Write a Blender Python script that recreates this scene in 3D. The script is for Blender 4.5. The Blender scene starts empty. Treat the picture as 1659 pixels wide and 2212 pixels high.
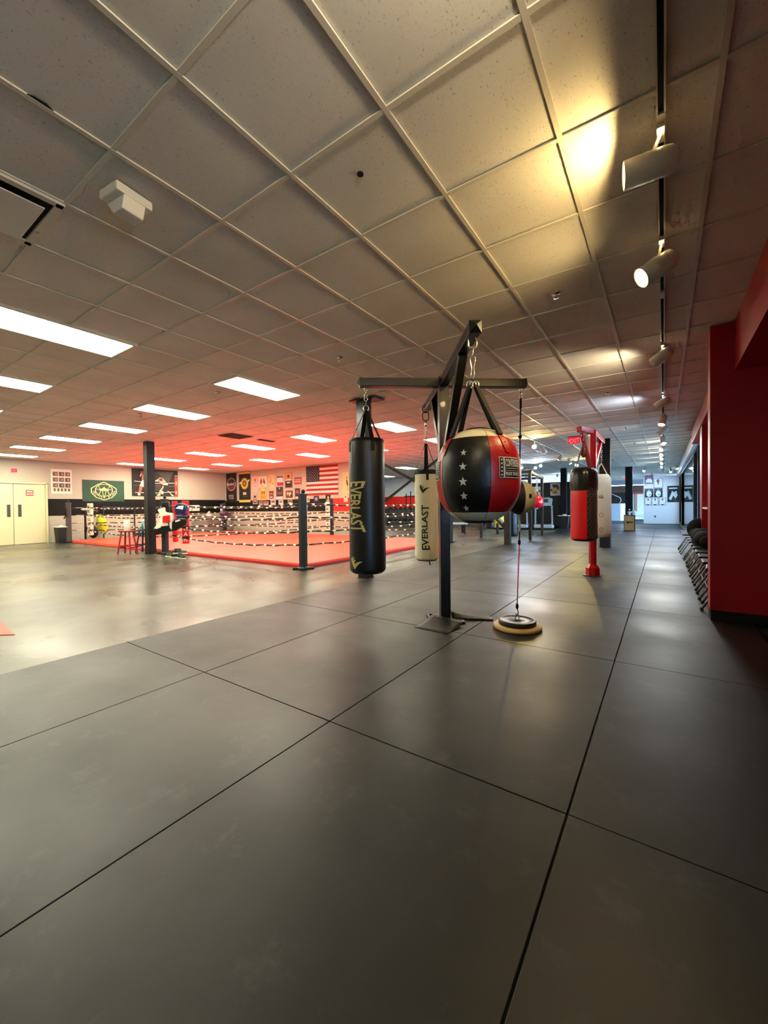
import bpy, bmesh, math, random
from mathutils import Vector, Matrix
random.seed(7)
S = bpy.context.scene
COL = S.collection
PI = math.pi
H = 2.957            # ceiling height
# ------------------------------------------------------------------ materials
def lin(c):
    if isinstance(c, str):
        c = [int(c[i:i+2], 16)/255 for i in (0, 2, 4)]
        c = [x/12.92 if x <= .04045 else ((x+.055)/1.055)**2.4 for x in c]
    return (c[0], c[1], c[2], 1)
_M = {}
def mat(name, col, rough=.5, metal=0., var=.12, scale=6., bump=0., bscale=60., spec=.5, emit=None, es=1., coat=0.):
    if name in _M: return _M[name]
    m = bpy.data.materials.new(name); m.use_nodes = True
    nt = m.node_tree; b = nt.nodes['Principled BSDF']; N = nt.nodes.new; L = nt.links.new
    c = lin(col)
    b.inputs['Roughness'].default_value = rough; b.inputs['Metallic'].default_value = metal
    b.inputs['Specular IOR Level'].default_value = spec
    b.inputs['Coat Weight'].default_value = coat
    tc = N('ShaderNodeTexCoord')
    n = N('ShaderNodeTexNoise'); n.inputs['Scale'].default_value = scale; n.inputs['Detail'].default_value = 4
    L(tc.outputs['Object'], n.inputs['Vector'])
    mx = N('ShaderNodeMix'); mx.data_type = 'RGBA'
    mx.inputs[6].default_value = [x*(1-var) for x in c[:3]]+[1]
    mx.inputs[7].default_value = [min(1, x*(1+var)) for x in c[:3]]+[1]
    L(n.outputs['Fac'], mx.inputs[0]); L(mx.outputs[2], b.inputs['Base Color'])
    if bump:
        n2 = N('ShaderNodeTexNoise'); n2.inputs['Scale'].default_value = bscale; L(tc.outputs['Object'], n2.inputs['Vector'])
        bp = N('ShaderNodeBump'); bp.inputs['Strength'].default_value = bump; bp.inputs['Distance'].default_value = .01
        L(n2.outputs['Fac'], bp.inputs['Height']); L(bp.outputs['Normal'], b.inputs['Normal'])
    if emit is not None:
        b.inputs['Emission Color'].default_value = lin(emit); b.inputs['Emission Strength'].default_value = es
    _M[name] = m; return m
def flat(c):   # printed ink / paper of one colour
    return mat('print_'+c, c, .6, var=.05)

def mat_ceiling():
    m = bpy.data.materials.new('acoustic_tile'); m.use_nodes = True
    nt = m.node_tree; b = nt.nodes['Principled BSDF']; N = nt.nodes.new; L = nt.links.new
    b.inputs['Roughness'].default_value = .9; b.inputs['Specular IOR Level'].default_value = .2
    tc = N('ShaderNodeTexCoord')
    n1 = N('ShaderNodeTexNoise'); n1.inputs['Scale'].default_value = 130; n1.inputs['Detail'].default_value = 3; n1.inputs['Roughness'].default_value = .7
    mp = N('ShaderNodeMapping'); mp.inputs['Scale'].default_value = (1, .55, 1); L(tc.outputs['Object'], mp.inputs['Vector']); L(mp.outputs[0], n1.inputs['Vector'])
    r1 = N('ShaderNodeValToRGB'); r1.color_ramp.elements[0].position = .30; r1.color_ramp.elements[1].position = .40
    r1.color_ramp.elements[0].color = (.5, .47, .42, 1); r1.color_ramp.elements[1].color = (1, 1, 1, 1)
    L(n1.outputs['Fac'], r1.inputs[0])
    n2 = N('ShaderNodeTexNoise'); n2.inputs['Scale'].default_value = 1.3; n2.inputs['Detail'].default_value = 5; L(tc.outputs['Object'], n2.inputs['Vector'])
    r2 = N('ShaderNodeValToRGB'); r2.color_ramp.elements[0].position = .3; r2.color_ramp.elements[1].position = .6
    r2.color_ramp.elements[0].color = (.70, .67, .60, 1); r2.color_ramp.elements[1].color = (.80, .78, .71, 1)
    L(n2.outputs['Fac'], r2.inputs[0])
    mx = N('ShaderNodeMix'); mx.data_type = 'RGBA'; mx.blend_type = 'MULTIPLY'; mx.inputs[0].default_value = 1
    L(r2.outputs[0], mx.inputs[6]); L(r1.outputs[0], mx.inputs[7]); L(mx.outputs[2], b.inputs['Base Color'])
    bp = N('ShaderNodeBump'); bp.inputs['Strength'].default_value = .5; bp.inputs['Distance'].default_value = .004
    L(r1.outputs[0], bp.inputs['Height']); L(bp.outputs['Normal'], b.inputs['Normal'])
    return m
def mat_floor(name, c0, c1, r0, r1, sc=1.2, spec=.5, streak=(1, 1, 1), bump=.08, scuff=.3, bs=3, bd=.03):
    m = bpy.data.materials.new(name); m.use_nodes = True
    nt = m.node_tree; b = nt.nodes['Principled BSDF']; N = nt.nodes.new; L = nt.links.new
    b.inputs['Specular IOR Level'].default_value = spec
    tc = N('ShaderNodeTexCoord'); geo = N('ShaderNodeNewGeometry')
    mp = N('ShaderNodeMapping'); mp.inputs['Scale'].default_value = streak; L(geo.outputs['Position'], mp.inputs['Vector'])
    n1 = N('ShaderNodeTexNoise'); n1.inputs['Scale'].default_value = sc; n1.inputs['Detail'].default_value = 7; n1.inputs['Roughness'].default_value = .6
    L(mp.outputs[0], n1.inputs['Vector'])
    r = N('ShaderNodeValToRGB'); r.color_ramp.elements[0].position = .35; r.color_ramp.elements[1].position = .68
    r.color_ramp.elements[0].color = lin(c0); r.color_ramp.elements[1].color = lin(c1)
    L(n1.outputs['Fac'], r.inputs[0])
    # chalky scuffs
    n3 = N('ShaderNodeTexNoise'); n3.inputs['Scale'].default_value = 5; n3.inputs['Detail'].default_value = 8; n3.inputs['Roughness'].default_value = .75
    L(geo.outputs['Position'], n3.inputs['Vector'])
    r3 = N('ShaderNodeValToRGB'); r3.color_ramp.elements[0].position = .55; r3.color_ramp.elements[1].position = .9
    r3.color_ramp.elements[0].color = (0, 0, 0, 1); r3.color_ramp.elements[1].color = (scuff, scuff, scuff, 1)
    L(n3.outputs['Fac'], r3.inputs[0])
    mx = N('ShaderNodeMix'); mx.data_type = 'RGBA'; L(r3.outputs[0], mx.inputs[0]); L(r.outputs[0], mx.inputs[6]); mx.inputs[7].default_value = (.25, .24, .21, 1)
    L(mx.outputs[2], b.inputs['Base Color'])
    mr = N('ShaderNodeMapRange'); mr.inputs[1].default_value = .3; mr.inputs[2].default_value = .7; mr.inputs[3].default_value = r0; mr.inputs[4].default_value = r1
    n2 = N('ShaderNodeTexNoise'); n2.inputs['Scale'].default_value = sc*.7; n2.inputs['Detail'].default_value = 5; L(mp.outputs[0], n2.inputs['Vector'])
    L(n2.outputs['Fac'], mr.inputs[0]); L(mr.outputs[0], b.inputs['Roughness'])
    n4 = N('ShaderNodeTexNoise'); n4.inputs['Scale'].default_value = bs; n4.inputs['Detail'].default_value = 3; L(geo.outputs['Position'], n4.inputs['Vector'])
    bp = N('ShaderNodeBump'); bp.inputs['Strength'].default_value = bump; bp.inputs['Distance'].default_value = bd
    L(n4.outputs['Fac'], bp.inputs['Height']); L(bp.outputs['Normal'], b.inputs['Normal'])
    return m
def mat_glass():
    m = bpy.data.materials.new('window_glass'); m.use_nodes = True
    nt = m.node_tree; nt.nodes.remove(nt.nodes['Principled BSDF']); N = nt.nodes.new; L = nt.links.new
    o = nt.nodes['Material Output']; mx = N('ShaderNodeMixShader'); t = N('ShaderNodeBsdfTransparent'); g = N('ShaderNodeBsdfGlossy')
    g.inputs['Roughness'].default_value = .03; f = N('ShaderNodeFresnel'); f.inputs[0].default_value = 1.5
    t.inputs[0].default_value = (.85, .93, .95, 1)
    L(f.outputs[0], mx.inputs[0]); L(t.outputs[0], mx.inputs[1]); L(g.outputs[0], mx.inputs[2]); L(mx.outputs[0], o.inputs[0])
    return m
M_ceil = mat_ceiling()
M_grid = mat('white_grid', 'D8D2C2', .45, var=.04)
M_rubber = mat_floor('black_rubber', '0A0A08', '1F1D18', .36, .54, 1.0, .5, streak=(1, 1.3, 1), bump=.22, scuff=.20, bs=2.6, bd=.016)
M_conc = mat_floor('worn_floor', '2C2C24', '5E5E4E', .22, .40, .9, .6, (1, .8, 1), .14, scuff=.2, bs=4, bd=.010)
M_sub = mat('underlay', '0A0A0A', .9)
M_wall = mat('wall_paint', 'B6AE9C', .75, var=.04, scale=2)
M_white = mat('white_wall', 'D9DDE2', .6, var=.03, scale=2)
M_black = mat('black_paint', '0C0A08', .7, var=.1, spec=.3)
M_redp = mat('red_paint', 'A20012', .45, var=.05, scale=3)
M_redband = mat('red_band', 'F02010', .55, var=.04)
M_dark = mat('dark_wall', '1D2321', .7, var=.1)
M_bmetal = mat('black_metal', '0C0B0A', .36, .0, var=.2, coat=.05)
M_gmetal = mat('grey_metal', '22262A', .45, .2, var=.15)
M_chrome = mat('chrome', 'D5D0C6', .18, 1., var=.05)
M_redmetal = mat('red_metal', 'A8040E', .3, var=.06, coat=.3)
M_leath = mat('black_leather', '0B0B0A', .42, var=.25, scale=9, bump=.06, bscale=60)
M_vinyl = mat('black_vinyl', '0D0C0B', .3, var=.2, bump=.5, bscale=14)
M_rleath = mat('red_leather', 'B00D16', .36, var=.08, bump=.15, bscale=40)
M_cream = mat('cream_leather', 'E4DABC', .5, var=.07, bump=.15, bscale=40)
M_canvas = mat('canvas', 'D4CCB0', .8, var=.08, scale=12, bump=.2, bscale=200)
M_strap = mat('black_webbing', '070606', .6, var=.2, bump=.2, bscale=300, spec=.25)
M_gold = flat('BFAA62')
M_ink = mat('black_ink', '0C0B0A', .6)
M_whitep = mat('white_plastic', 'DAD7CC', .4, var=.04)
M_canv_red = mat('red_vinyl_mat', 'EA4E3A', .42, var=.06, scale=1.5, bump=.1, bscale=4)
M_rope = mat('rope_black', '0F0E0C', .6, var=.3, bump=.4, bscale=60)
M_tape = mat('rope_tape', 'E6DEC8', .5, var=.05)
M_wood = mat('pale_wood', 'D9B676', .45, var=.12, scale=8)
M_glass = mat_glass()
M_trof = mat('troffer_lens', 'FFFFFF', .5, var=0, emit='FAF8DC', es=15)
M_dark2 = mat('void_black', '020202', .9)
# ------------------------------------------------------------------ mesh builder
class MB:
    def __init__(s): s.bm = bmesh.new(); s.mi = 0; s.mats = []; s.sm = set()
    def use(s, m):
        if m not in s.mats: s.mats.append(m)
        s.mi = s.mats.index(m); return s
    def face(s, vs, smooth=False):
        try: f = s.bm.faces.new(vs)
        except ValueError: return None
        f.material_index = s.mi; f.smooth = smooth; return f
    def v(s, p): return s.bm.verts.new(p)
    def poly(s, pts, smooth=False): return s.face([s.v(p) for p in pts], smooth)
    def box(s, c, d, M=None):
        x, y, z = c; a, b, h = d[0]/2, d[1]/2, d[2]/2
        P = [Vector((x+i*a, y+j*b, z+k*h)) for i in (-1, 1) for j in (-1, 1) for k in (-1, 1)]
        if M: P = [M @ p for p in P]
        V = [s.v(p) for p in P]
        for f in ((0, 1, 3, 2), (4, 6, 7, 5), (0, 4, 5, 1), (2, 3, 7, 6), (0, 2, 6, 4), (1, 5, 7, 3)): s.face([V[i] for i in f])
        return s
    def bar(s, p, q, w, h=None, up=(0, 0, 1)):   # box section from p to q
        p, q = Vector(p), Vector(q); h = h or w; d = (q-p); L = d.length; d.normalize(); u = Vector(up)
        if abs(d.dot(u)) > .99: u = Vector((1, 0, 0))
        r = d.cross(u).normalized(); u = r.cross(d)
        M = Matrix((r, d, u)).transposed().to_4x4(); M.translation = (p+q)/2
        return s.box((0, 0, 0), (w, L, h), M)
    def tube(s, pts, r, n=8, closed=False, cap=True):
        pts = [Vector(p) for p in pts]; N = len(pts); rings = []; pr = None
        rr = r if hasattr(r, '__len__') else [r]*N
        for i, p in enumerate(pts):
            if closed: d = pts[(i+1) % N]-pts[i-1]
            else: d = pts[min(i+1, N-1)]-pts[max(i-1, 0)]
            d.normalize()
            if pr is None:
                u = Vector((0, 0, 1)) if abs(d.z) < .9 else Vector((1, 0, 0))
                a = d.cross(u).normalized()
            else: a = (pr-d*pr.dot(d)).normalized()
            pr = a; b = d.cross(a)
            rings.append([s.v(p+(a*math.cos(t)+b*math.sin(t))*rr[i]) for t in (2*PI*k/n for k in range(n))])
        for i in range(N if closed else N-1):
            A, B = rings[i], rings[(i+1) % N]
            for k in range(n): s.face([A[k], A[(k+1) % n], B[(k+1) % n], B[k]], True)
        if cap and not closed: s.face(rings[0][::-1]); s.face(rings[-1])
        return s
    def cyl(s, p, q, r, n=20, r2=None): return s.tube([p, q], [r, r if r2 is None else r2], n)
    def lathe(s, prof, n=32, M=None, a0=0, a1=2*PI, smooth=True, pick=None):   # prof: (r,z)
        full = abs(a1-a0-2*PI) < 1e-6; K = n if full else n+1; rings = []
        for r, z in prof:
            ring = []
            if r < 1e-5:
                p = Vector((0, 0, z)); ring = [s.v(M @ p if M else p)]*K
            else:
                for k in range(K):
                    t = a0+(a1-a0)*k/n; p = Vector((r*math.cos(t), r*math.sin(t), z)); ring.append(s.v(M @ p if M else p))
            rings.append(ring)
        for i in range(len(prof)-1):
            for k in range(n):
                k2 = (k+1) % K; vs = []
                for v in (rings[i][k], rings[i][k2], rings[i+1][k2], rings[i+1][k]):
                    if v not in vs: vs.append(v)
                if pick: s.use(pick(i, a0+(a1-a0)*(k+.5)/n))
                if len(vs) > 2: s.face(vs, smooth)
        return s
    def link(s, c, a, b, L, W, r):  # chain link: long axis a, width axis b
        a, b, c = Vector(a).normalized(), Vector(b).normalized(), Vector(c); pts = []
        for k in range(14):
            t = 2*PI*k/14; pts.append(c+b*(W/2*math.cos(t))+a*((L-W)/2*(1 if math.sin(t) > 0 else -1)+W/2*math.sin(t)))
        return s.tube(pts, r, 6, True)
    def chain(s, p, q, n, W=.022, r=.0035):
        p, q = Vector(p), Vector(q); d = q-p
        for i in range(n):
            c = p+d*((i+.5)/n); s.link(c, d, (1, 0, 0) if i % 2 else (0, 1, 0), d.length/n*1.35, W, r)
        return s
    def ball(s, c, r, sc=(1, 1, 1), n=16):
        M = Matrix.Translation(c) @ Matrix.Diagonal((*sc, 1))
        return s.lathe([(r*math.sin(PI*i/n), -r*math.cos(PI*i/n)) for i in range(n+1)], n*2, M)
    def strip(s, pts, w, side, t=.004):    # webbing through pts, width along side
        side = Vector(side).normalized(); pts = [Vector(p) for p in pts]; R = []
        for i, p in enumerate(pts):
            d = (pts[min(i+1, len(pts)-1)]-pts[max(i-1, 0)]).normalized(); n = d.cross(side).normalized()*t/2
            a = side*(w/2); R.append([s.v(p+a+n), s.v(p-a+n), s.v(p-a-n), s.v(p+a-n)])
        for i in range(len(R)-1):
            for k in range(4): s.face([R[i][k], R[i][(k+1) % 4], R[i+1][(k+1) % 4], R[i+1][k]])
        s.face(R[0][::-1]); s.face(R[-1]); return s
    def extr(s, pts, z0, z1, f=None):      # 2-D outline -> prism, f maps (x,y,z)
        f = f or (lambda x, y, z: (x, y, z))
        A = [s.v(f(x, y, z0)) for x, y in pts]; B = [s.v(f(x, y, z1)) for x, y in pts]
        s.face(A[::-1]); s.face(B)
        for i in range(len(pts)): j = (i+1) % len(pts); s.face([A[i], A[j], B[j], B[i]])
        return s
    def text(s, txt, box, z=0, f=None, cut=None, warp=None, bold=True):   # fills box (x0,y0,x1,y1)
        V, F = textmesh(txt, bold)
        xs = [v[0] for v in V]; ys = [v[1] for v in V]; x0, x1, y0, y1 = min(xs), max(xs), min(ys), max(ys)
        b = bmesh.new(); vv = []
        for x, y in V:
            u, w = (x-x0)/(x1-x0), (y-y0)/(y1-y0); vv.append(b.verts.new((box[0]+u*(box[2]-box[0]), box[1]+w*(box[3]-box[1]), 0)))
        for q in F:
            try: b.faces.new([vv[i] for i in q])
            except ValueError: pass
        if cut:
            for ax in (0, 1):
                lo, hi = box[ax], box[ax+2]; t = lo+cut
                while t < hi:
                    co = [0, 0, 0]; no = [0, 0, 0]; co[ax] = t; no[ax] = 1
                    bmesh.ops.bisect_plane(b, geom=b.verts[:]+b.edges[:]+b.faces[:], plane_co=co, plane_no=no); t += cut
        mp = {}
        for v in b.verts:
            x, y = v.co.x, v.co.y
            if warp: x, y = warp(x, y)
            mp[v] = s.v(f(x, y, z) if f else (x, y, z))
        for q in b.faces: s.face([mp[v] for v in q.verts])
        b.free(); return s
_T = {}
def textmesh(txt, bold):
    if (txt, bold) in _T: return _T[(txt, bold)]
    c = bpy.data.curves.new('t', 'FONT'); c.body = txt; c.resolution_u = 2; c.offset = .018 if bold else 0
    o = bpy.data.objects.new('t', c); COL.objects.link(o); bpy.context.view_layer.update()
    me = o.evaluated_get(bpy.context.evaluated_depsgraph_get()).to_mesh()
    V = [(v.co.x, v.co.y) for v in me.vertices]; F = [tuple(p.vertices) for p in me.polygons]
    o.evaluated_get(bpy.context.evaluated_depsgraph_get()).to_mesh_clear()
    bpy.data.objects.remove(o); bpy.data.curves.remove(c)
    _T[(txt, bold)] = (V, F); return V, F
def link(name, mb, parent=None, m=None, loc=None, label=None, bevel=0):
    me = bpy.data.meshes.new(name)
    if m is not None and not mb.mats: mb.mats = [m]
    bmesh.ops.recalc_face_normals(mb.bm, faces=mb.bm.faces[:]) if not getattr(mb, 'keep', False) else None
    mb.bm.to_mesh(me); mb.bm.free()
    for q in mb.mats: me.materials.append(q)
    o = bpy.data.objects.new(name, me); COL.objects.link(o)
    if parent: o.parent = parent
    if loc: o.location = loc
    if label: o['label'] = label
    if bevel:
        b = o.modifiers.new('b', 'BEVEL'); b.width = bevel; b.segments = 2; b.limit_method = 'ANGLE'
    return o
def tag(o, label, cat, group=None, kind=None):
    o['label'] = label; o['category'] = cat
    if group: o['group'] = group
    if kind: o['kind'] = kind
    return o
def thing(name, label, cat, loc=(0, 0, 0), rz=0, group=None, M=None):
    o = bpy.data.objects.new(name, None); COL.objects.link(o); o.empty_display_size = .1
    if M is not None: o.matrix_world = M
    else: o.location = loc; o.rotation_euler = (0, 0, rz)
    return tag(o, label, cat, group)
def struct(name, mb, m=None, bevel=0):
    o = link(name, mb, m=m, bevel=bevel); o['kind'] = 'structure'; return o
def dup(root, label=None, loc=None, rz=None):
    r = root.copy(); COL.objects.link(r)
    if label: r['label'] = label
    if loc: r.location = loc
    if rz is not None: r.rotation_euler = (0, 0, rz)
    for ch in list(root.children):
        c = ch.copy(); COL.objects.link(c); c.parent = r
        for g in ch.children:
            d = g.copy(); COL.objects.link(d); d.parent = c
    return r
def WM(side, x, y, z):     # matrix of a wall picture: local x right, local y up, local z out of the wall
    R = {'L': ((0, 1, 0), (0, 0, 1), (1, 0, 0)), 'B': ((1, 0, 0), (0, 0, 1), (0, -1, 0)), 'R': ((0, -1, 0), (0, 0, 1), (-1, 0, 0))}[side]
    M = Matrix([Vector(r) for r in R]).transposed().to_4x4(); M.translation = (x, y, z); return M
def B(m=None):
    b = MB()
    if m: b.use(m)
    return b
# ------------------------------------------------------------------ camera
f, yaw, pitch, roll, ch = 875.15, .6043, -.0142, -.0113, 1.189
cy_, sy_ = math.cos(yaw), math.sin(yaw)
def wld(r, fw, u): return Vector((r*cy_-fw*sy_, r*sy_+fw*cy_, u))
cp, sp, cr, sr = math.cos(pitch), math.sin(pitch), math.cos(roll), math.sin(roll)
def camax(r2, u3, f2):
    r = r2*cr-u3*sr; u2 = r2*sr+u3*cr
    return wld(r, f2*cp-u2*sp, f2*sp+u2*cp)
cam = bpy.data.cameras.new('camera'); co = bpy.data.objects.new('camera', cam); COL.objects.link(co)
cam.sensor_fit = 'VERTICAL'; cam.sensor_height = 36; cam.lens = f/2212*36; cam.clip_start = .05
Mx = Matrix((camax(1, 0, 0), camax(0, 1, 0), -camax(0, 0, 1))).transposed().to_4x4(); Mx.translation = (0, 0, ch)
co.matrix_world = Mx; S.camera = co
# ------------------------------------------------------------------ room shell
XL, YB, XR = -18.45, 12.45, .74
b = B(M_conc)
b.box((-11.5, 11, -.05), (15.08, 30, .1)); b.use(M_sub).box((-.5, 19, -.065), (6.92, 46, .106)); b.use(M_conc).box((-11.5, 34, -.05), (15.08, 16, .1))
struct('floor', b)
# individual rubber mats
cols = [-3.964, -2.745, -1.526, -.307, .912, 2.131]; n = 0; proto = {}
for ci in range(5):
    for k in range(-2, 16):
        w = cols[ci+1]-cols[ci]; y0 = 1.657+1.829*k+0
        if y0 > 27: continue
        if ci == 4 and (y0 > 3.6): continue
        g = random.choice([.006, .008, .011]) if y0 < 8 and ci < 3 else .004
        b = B(M_rubber)
        x0, x1, ya, yb = cols[ci]+(.005 if ci == 3 else g/2), cols[ci+1]-g/2, y0+g/2, y0+1.829-g/2
        if ci == 4: yb = min(yb, 5.2)
        if ci == 3 and y0 < 5.2 < y0+1.829 or ci == 3 and y0 >= 5.2: x1 = min(x1, .72)
        c0 = ((x0+x1)/2, (ya+yb)/2, -.006)
        b.box((0, 0, 0), (x1-x0, yb-ya, .012))
        o = link('rubber_mat', b, loc=c0, bevel=.0015)
        tag(o, 'large rectangular black rubber mat of the gym floor, butted edge to edge', 'floor mat', 'black rubber mats covering the gym floor')
# ceiling with grid
b = B(M_ceil); b.box((-8.3, 13, H+.055), (22.6, 46, .09)); ceiling = struct('ceiling', b)
G0x, G0y, GS = -1.63, .9157, .6096
b = B(M_grid)
x = G0x-28*GS
while x < 2.6:
    b.box((x, 13, H+.004), (.024, 45.8, .008)); x += GS
y = G0y-8*GS
while y < 36:
    b.box((-8.3, y, H+.0045), (22.4, .024, .007)); y += GS
link('ceiling_grid', b, ceiling, label='white metal T-bar grid')
b = B(M_dark2); b.cyl((-1.33, 1.74, H+.002), (-1.33, 1.74, H+.009), .017); link('hole', b, ceiling, label='round black hole in a tile')
b = B(M_dark2); b.extr([(-.075, .0), (-.04, .012), (.03, .014), (.08, .0)], 0, .004, lambda x, y, z: (-2.227+y, .632+x*.6, H+z+.001)); link('gap', b, ceiling, label='black gap beside a chipped tile')
# walls
b = B(M_wall); b.box((XL-.1, 3.6, H/2), (.2, 18, H)); b.use(M_black).box((XL+.003, 8.82, 1.285), (.006, 7.26, .625)); struct('wall_left', b)
b = B(M_wall); b.box(((XL-10.12)/2, YB+.08, H/2), (-10.12-XL, .16, H)); b.use(M_black).box(((XL-11.26)/2, YB-.003, 1.275), (-11.26-XL, .006, .53))
b.use(M_redband).box(((-11.26-10.12)/2, YB-.003, 1.275), (1.14, .006, .53)); struct('wall_back', b)
b = B(M_white); b.box((-13.5, 22.5, H/2), (10.2, .2, H)); b.use(M_redband).box((-13.5, 22.396, 1.44), (10.2, .006, .74)); b.use(mat('grey_low_wall', '4A4A4C', .6)).box((-13.5, 22.395, .53), (10.2, .006, 1.06)); struct('wall_rear', b)
b = B(M_wall); b.box((XL-.1, 17.5, H/2), (.2, 10, H)); struct('wall_left_rear', b)
b = B(M_dark); b.box((-6.1, 21.78, 1.15), (4.6, .16, 2.3)); struct('wall_partition', b)
b = B(M_white); b.box((-5.6, 26.1, H/2), (5.8, .2, H)); struct('wall_behind_partition', b)
b = B(M_white); b.box((-.08, 28.3, 1.37), (1.78, .2, 2.74)); b.box((-.08, 28.3, H-.06), (1.78, .2, .1)); struct('wall_picture', b)
b = B(mat('blue_grey', '8A94A0', .6)); b.box((-2.5, 36.1, H-.1), (7, .2, .5)); b.use(mat('brown_panel', '5A4436', .6)).box((-2.5, 36.1, 2.3), (7, .22, .5)); b.use(mat('rust_band', 'A04038', .6)).box((-2.5, 36.08, 1.98), (7, .24, .16))
b.use(M_white).box((-2.5, 36.1, .95), (7, .2, 1.9)); b.use(mat('tan_post', 'B08A6A', .5)).box((-1.72, 35.97, 1.25), (.16, .06, 1.3)); struct('wall_far', b)
b = B(M_wall); b.box((-8, -3.6, H/2), (22, .2, H)); struct('wall_behind', b)
b = B(M_wall); b.box((-6.9, 31, H/2), (.2, 10, H)); struct('wall_far_left', b)
# red column, beam and wall on the right
b = B(M_redp); b.box((1.4, 5.36, H/2+.05), (2.03, .24, H-.1)); b.use(M_black).box((1.405, 5.352, .05), (2.03, .235, .105)); struct('wall_right_pier', b, bevel=.004)
b = B(M_redp); b.box((.80, 1.0, 2.72), (.45, 8.48, .474)); struct('trim_1', b)
b = B(M_redp); b.box((.80, 9.1, 2.80), (.45, 7.2, .31)); b.use(M_white).box((.82, 20.45, 2.80), (.41, 15.5, .31)); struct('trim_2', b)
b = B(M_redp); b.box((.80, 9.9, 1.4), (.42, .5, 2.8)); struct('trim_3', b)
b = B(M_redp); b.box((1.1, 7.5, 1.4), (.2, 4.2, 2.8)); struct('wall_right', b)
b = B(M_wall)
b.box((2.35, 3.6, H/2), (.2, 3.3, H)); b.box((2.35, -2.6, H/2), (.2, 2.0, H)); b.box((2.35, .2, .4), (.2, 3.6, .8)); b.box((2.35, .2, 2.7), (.2, 3.6, .5)); b.box((2.35, 1.3, 1.6), (.2, 1.35, 1.7)); struct('wall_right_near', b)
# windows in the right wall
def window(i, x, y0, y1, z0=.08, z1=2.65, fr=.05):
    w = B(M_glass); w.box((x, (y0+y1)/2, (z0+z1)/2), (.008, y1-y0-.04, z1-z0-.04)); g = link('window_%d' % i, w); g['kind'] = 'structure'
    w = B(M_bmetal)
    for y in (y0, y1): w.box((x, y, (z0+z1)/2), (.1, fr, z1-z0))
    for z in (z0, z1): w.box((x, (y0+y1)/2, z), (.1, y1-y0, fr))
    link('window_frame', w, g)
window(1, .77, 10.2, 13.1, fr=.03); window(2, .77, 13.1, 15.0, fr=.05); window(3, .77, 15.0, 24.2, fr=.09); window(4, .77, 24.2, 28.15, fr=.09); window(5, 2.35, -1.55, .6, .85, 2.42)
b = B(mat('window_sill', 'C8C8C8', .5)); b.box((.80, 19.2, .04), (.14, 18, .08)); struct('baseboard_right', b)
b = B(mat('pavement', '8C9299', .9)); b.box((11, 15, -.15), (16.6, 60, .1)); struct('ground_outside', b)
# door in the left wall
dm = mat('door_cream', 'D8CCA0', .42, var=.04, scale=2); fm = mat('door_frame_cream', 'D8CBA0', .45)
b = B(dm)
dr = B(fm)
for y in (3.02, 5.14): dr.box((XL+.03, y, 1.07), (.1, .06, 2.17))
dr.box((XL+.03, 4.08, 2.15), (.1, 2.18, .06)); fr = link('door_1', dr); fr['kind'] = 'structure'
for y0, y1 in ((3.05, 4.225), (4.235, 5.11)):
    d = B(dm); d.box((XL+.02, (y0+y1)/2, 1.06), (.045, y1-y0-.008, 2.1)); l = link('door_leaf', d, fr, bevel=.004)
    h = B(mat('handle_plate', '4A4440', .4, .4)); yy = y1-.12 if y0 < 4 else y0+.16; h.box((XL+.05, yy, 1.18), (.014, .09, .42)); link('push_plate', h, l, label='dark brown push plate', bevel=.004)
# ------------------------------------------------------------------ ceiling fixtures
def troffer(i, j, lab):
    x, y = G0x+(i+.5)*GS, G0y+(j+1)*GS
    t = thing('ceiling_light', lab, 'ceiling light', (x, y, H), 0, 'fluorescent ceiling lights')
    q = B(M_grid)
    for s in (-1, 1): q.box((s*.288, 0, -.003), (.034, 1.2, .012)); q.box((0, s*.585, -.003), (.6, .034, .012))
    link('frame', q, t)
    q = B(M_trof); q.box((0, 0, -.001), (.545, 1.14, .006)); link('diffuser', q, t, label='glowing white diffuser panel')
    return t
rown = {0: 'row nearest the camera', 4: 'second row from the camera', 10: 'third row from the camera', 14: 'row nearest the poster wall'}
coln = {-6: 'at its right end', -10: 'second from its right end', -14: 'third from its right end', -18: 'fourth from its right end', -22: 'fifth from its right end', -26: 'at its far left end'}
first = None
for j in (0, 4, 10, 14):
    for i in (-6, -10, -14, -18, -22, -26):
        lab = 'bright ceiling light, %s, %s' % (rown[j], coln[i])
        if first is None: first = troffer(i, j, lab)
        else: dup(first, lab, (G0x+(i+.5)*GS, G0y+(j+1)*GS, H))
for i, j, lab in ((-14, 24, 'ceiling light in the rear area beyond the back wall, nearest one'), (-20, 24, 'ceiling light in the rear area beyond the back wall, further left'), (-14, 30, 'ceiling light in the rear area just before the red striped far wall'), (-20, 30, 'ceiling light in the rear area before the far wall, further left'), (-8, 24, 'ceiling light in the rear area above the weight bench')):
    dup(first, lab, (G0x+(i+.5)*GS, G0y+(j+1)*GS, H))
def sprinkler(x, y, lab):
    q = B(M_chrome); q.lathe([(0, 0), (.04, 0), (.038, -.008), (.012, -.012), (.010, -.035), (.022, -.04), (.022, -.044), (0, -.044)], 14)
    o = link('sprinkler_head', q, loc=(x, y, H)); tag(o, lab, 'sprinkler', 'ceiling sprinklers')
for x, y, lab in ((-3.15, 3.68, 'small sprinkler head in the ceiling, left of the bag stand'), (-.74, 3.64, 'large nearest sprinkler head in the ceiling between stand and track lights'), (-5.61, 3.69, 'sprinkler head beside the square troffer above the left of the ring'),
    (-8.03, 3.68, 'sprinkler head beside the second ceiling light of the second row'), (-.74, 7.36, 'sprinkler head in the ceiling above the red stand, near the track'), (-.72, 11.03, 'sprinkler head in the ceiling beyond the red stand'), (-.7, 14.0, 'farthest small sprinkler head before the far track lights')):
    sprinkler(x, y, lab)
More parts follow.
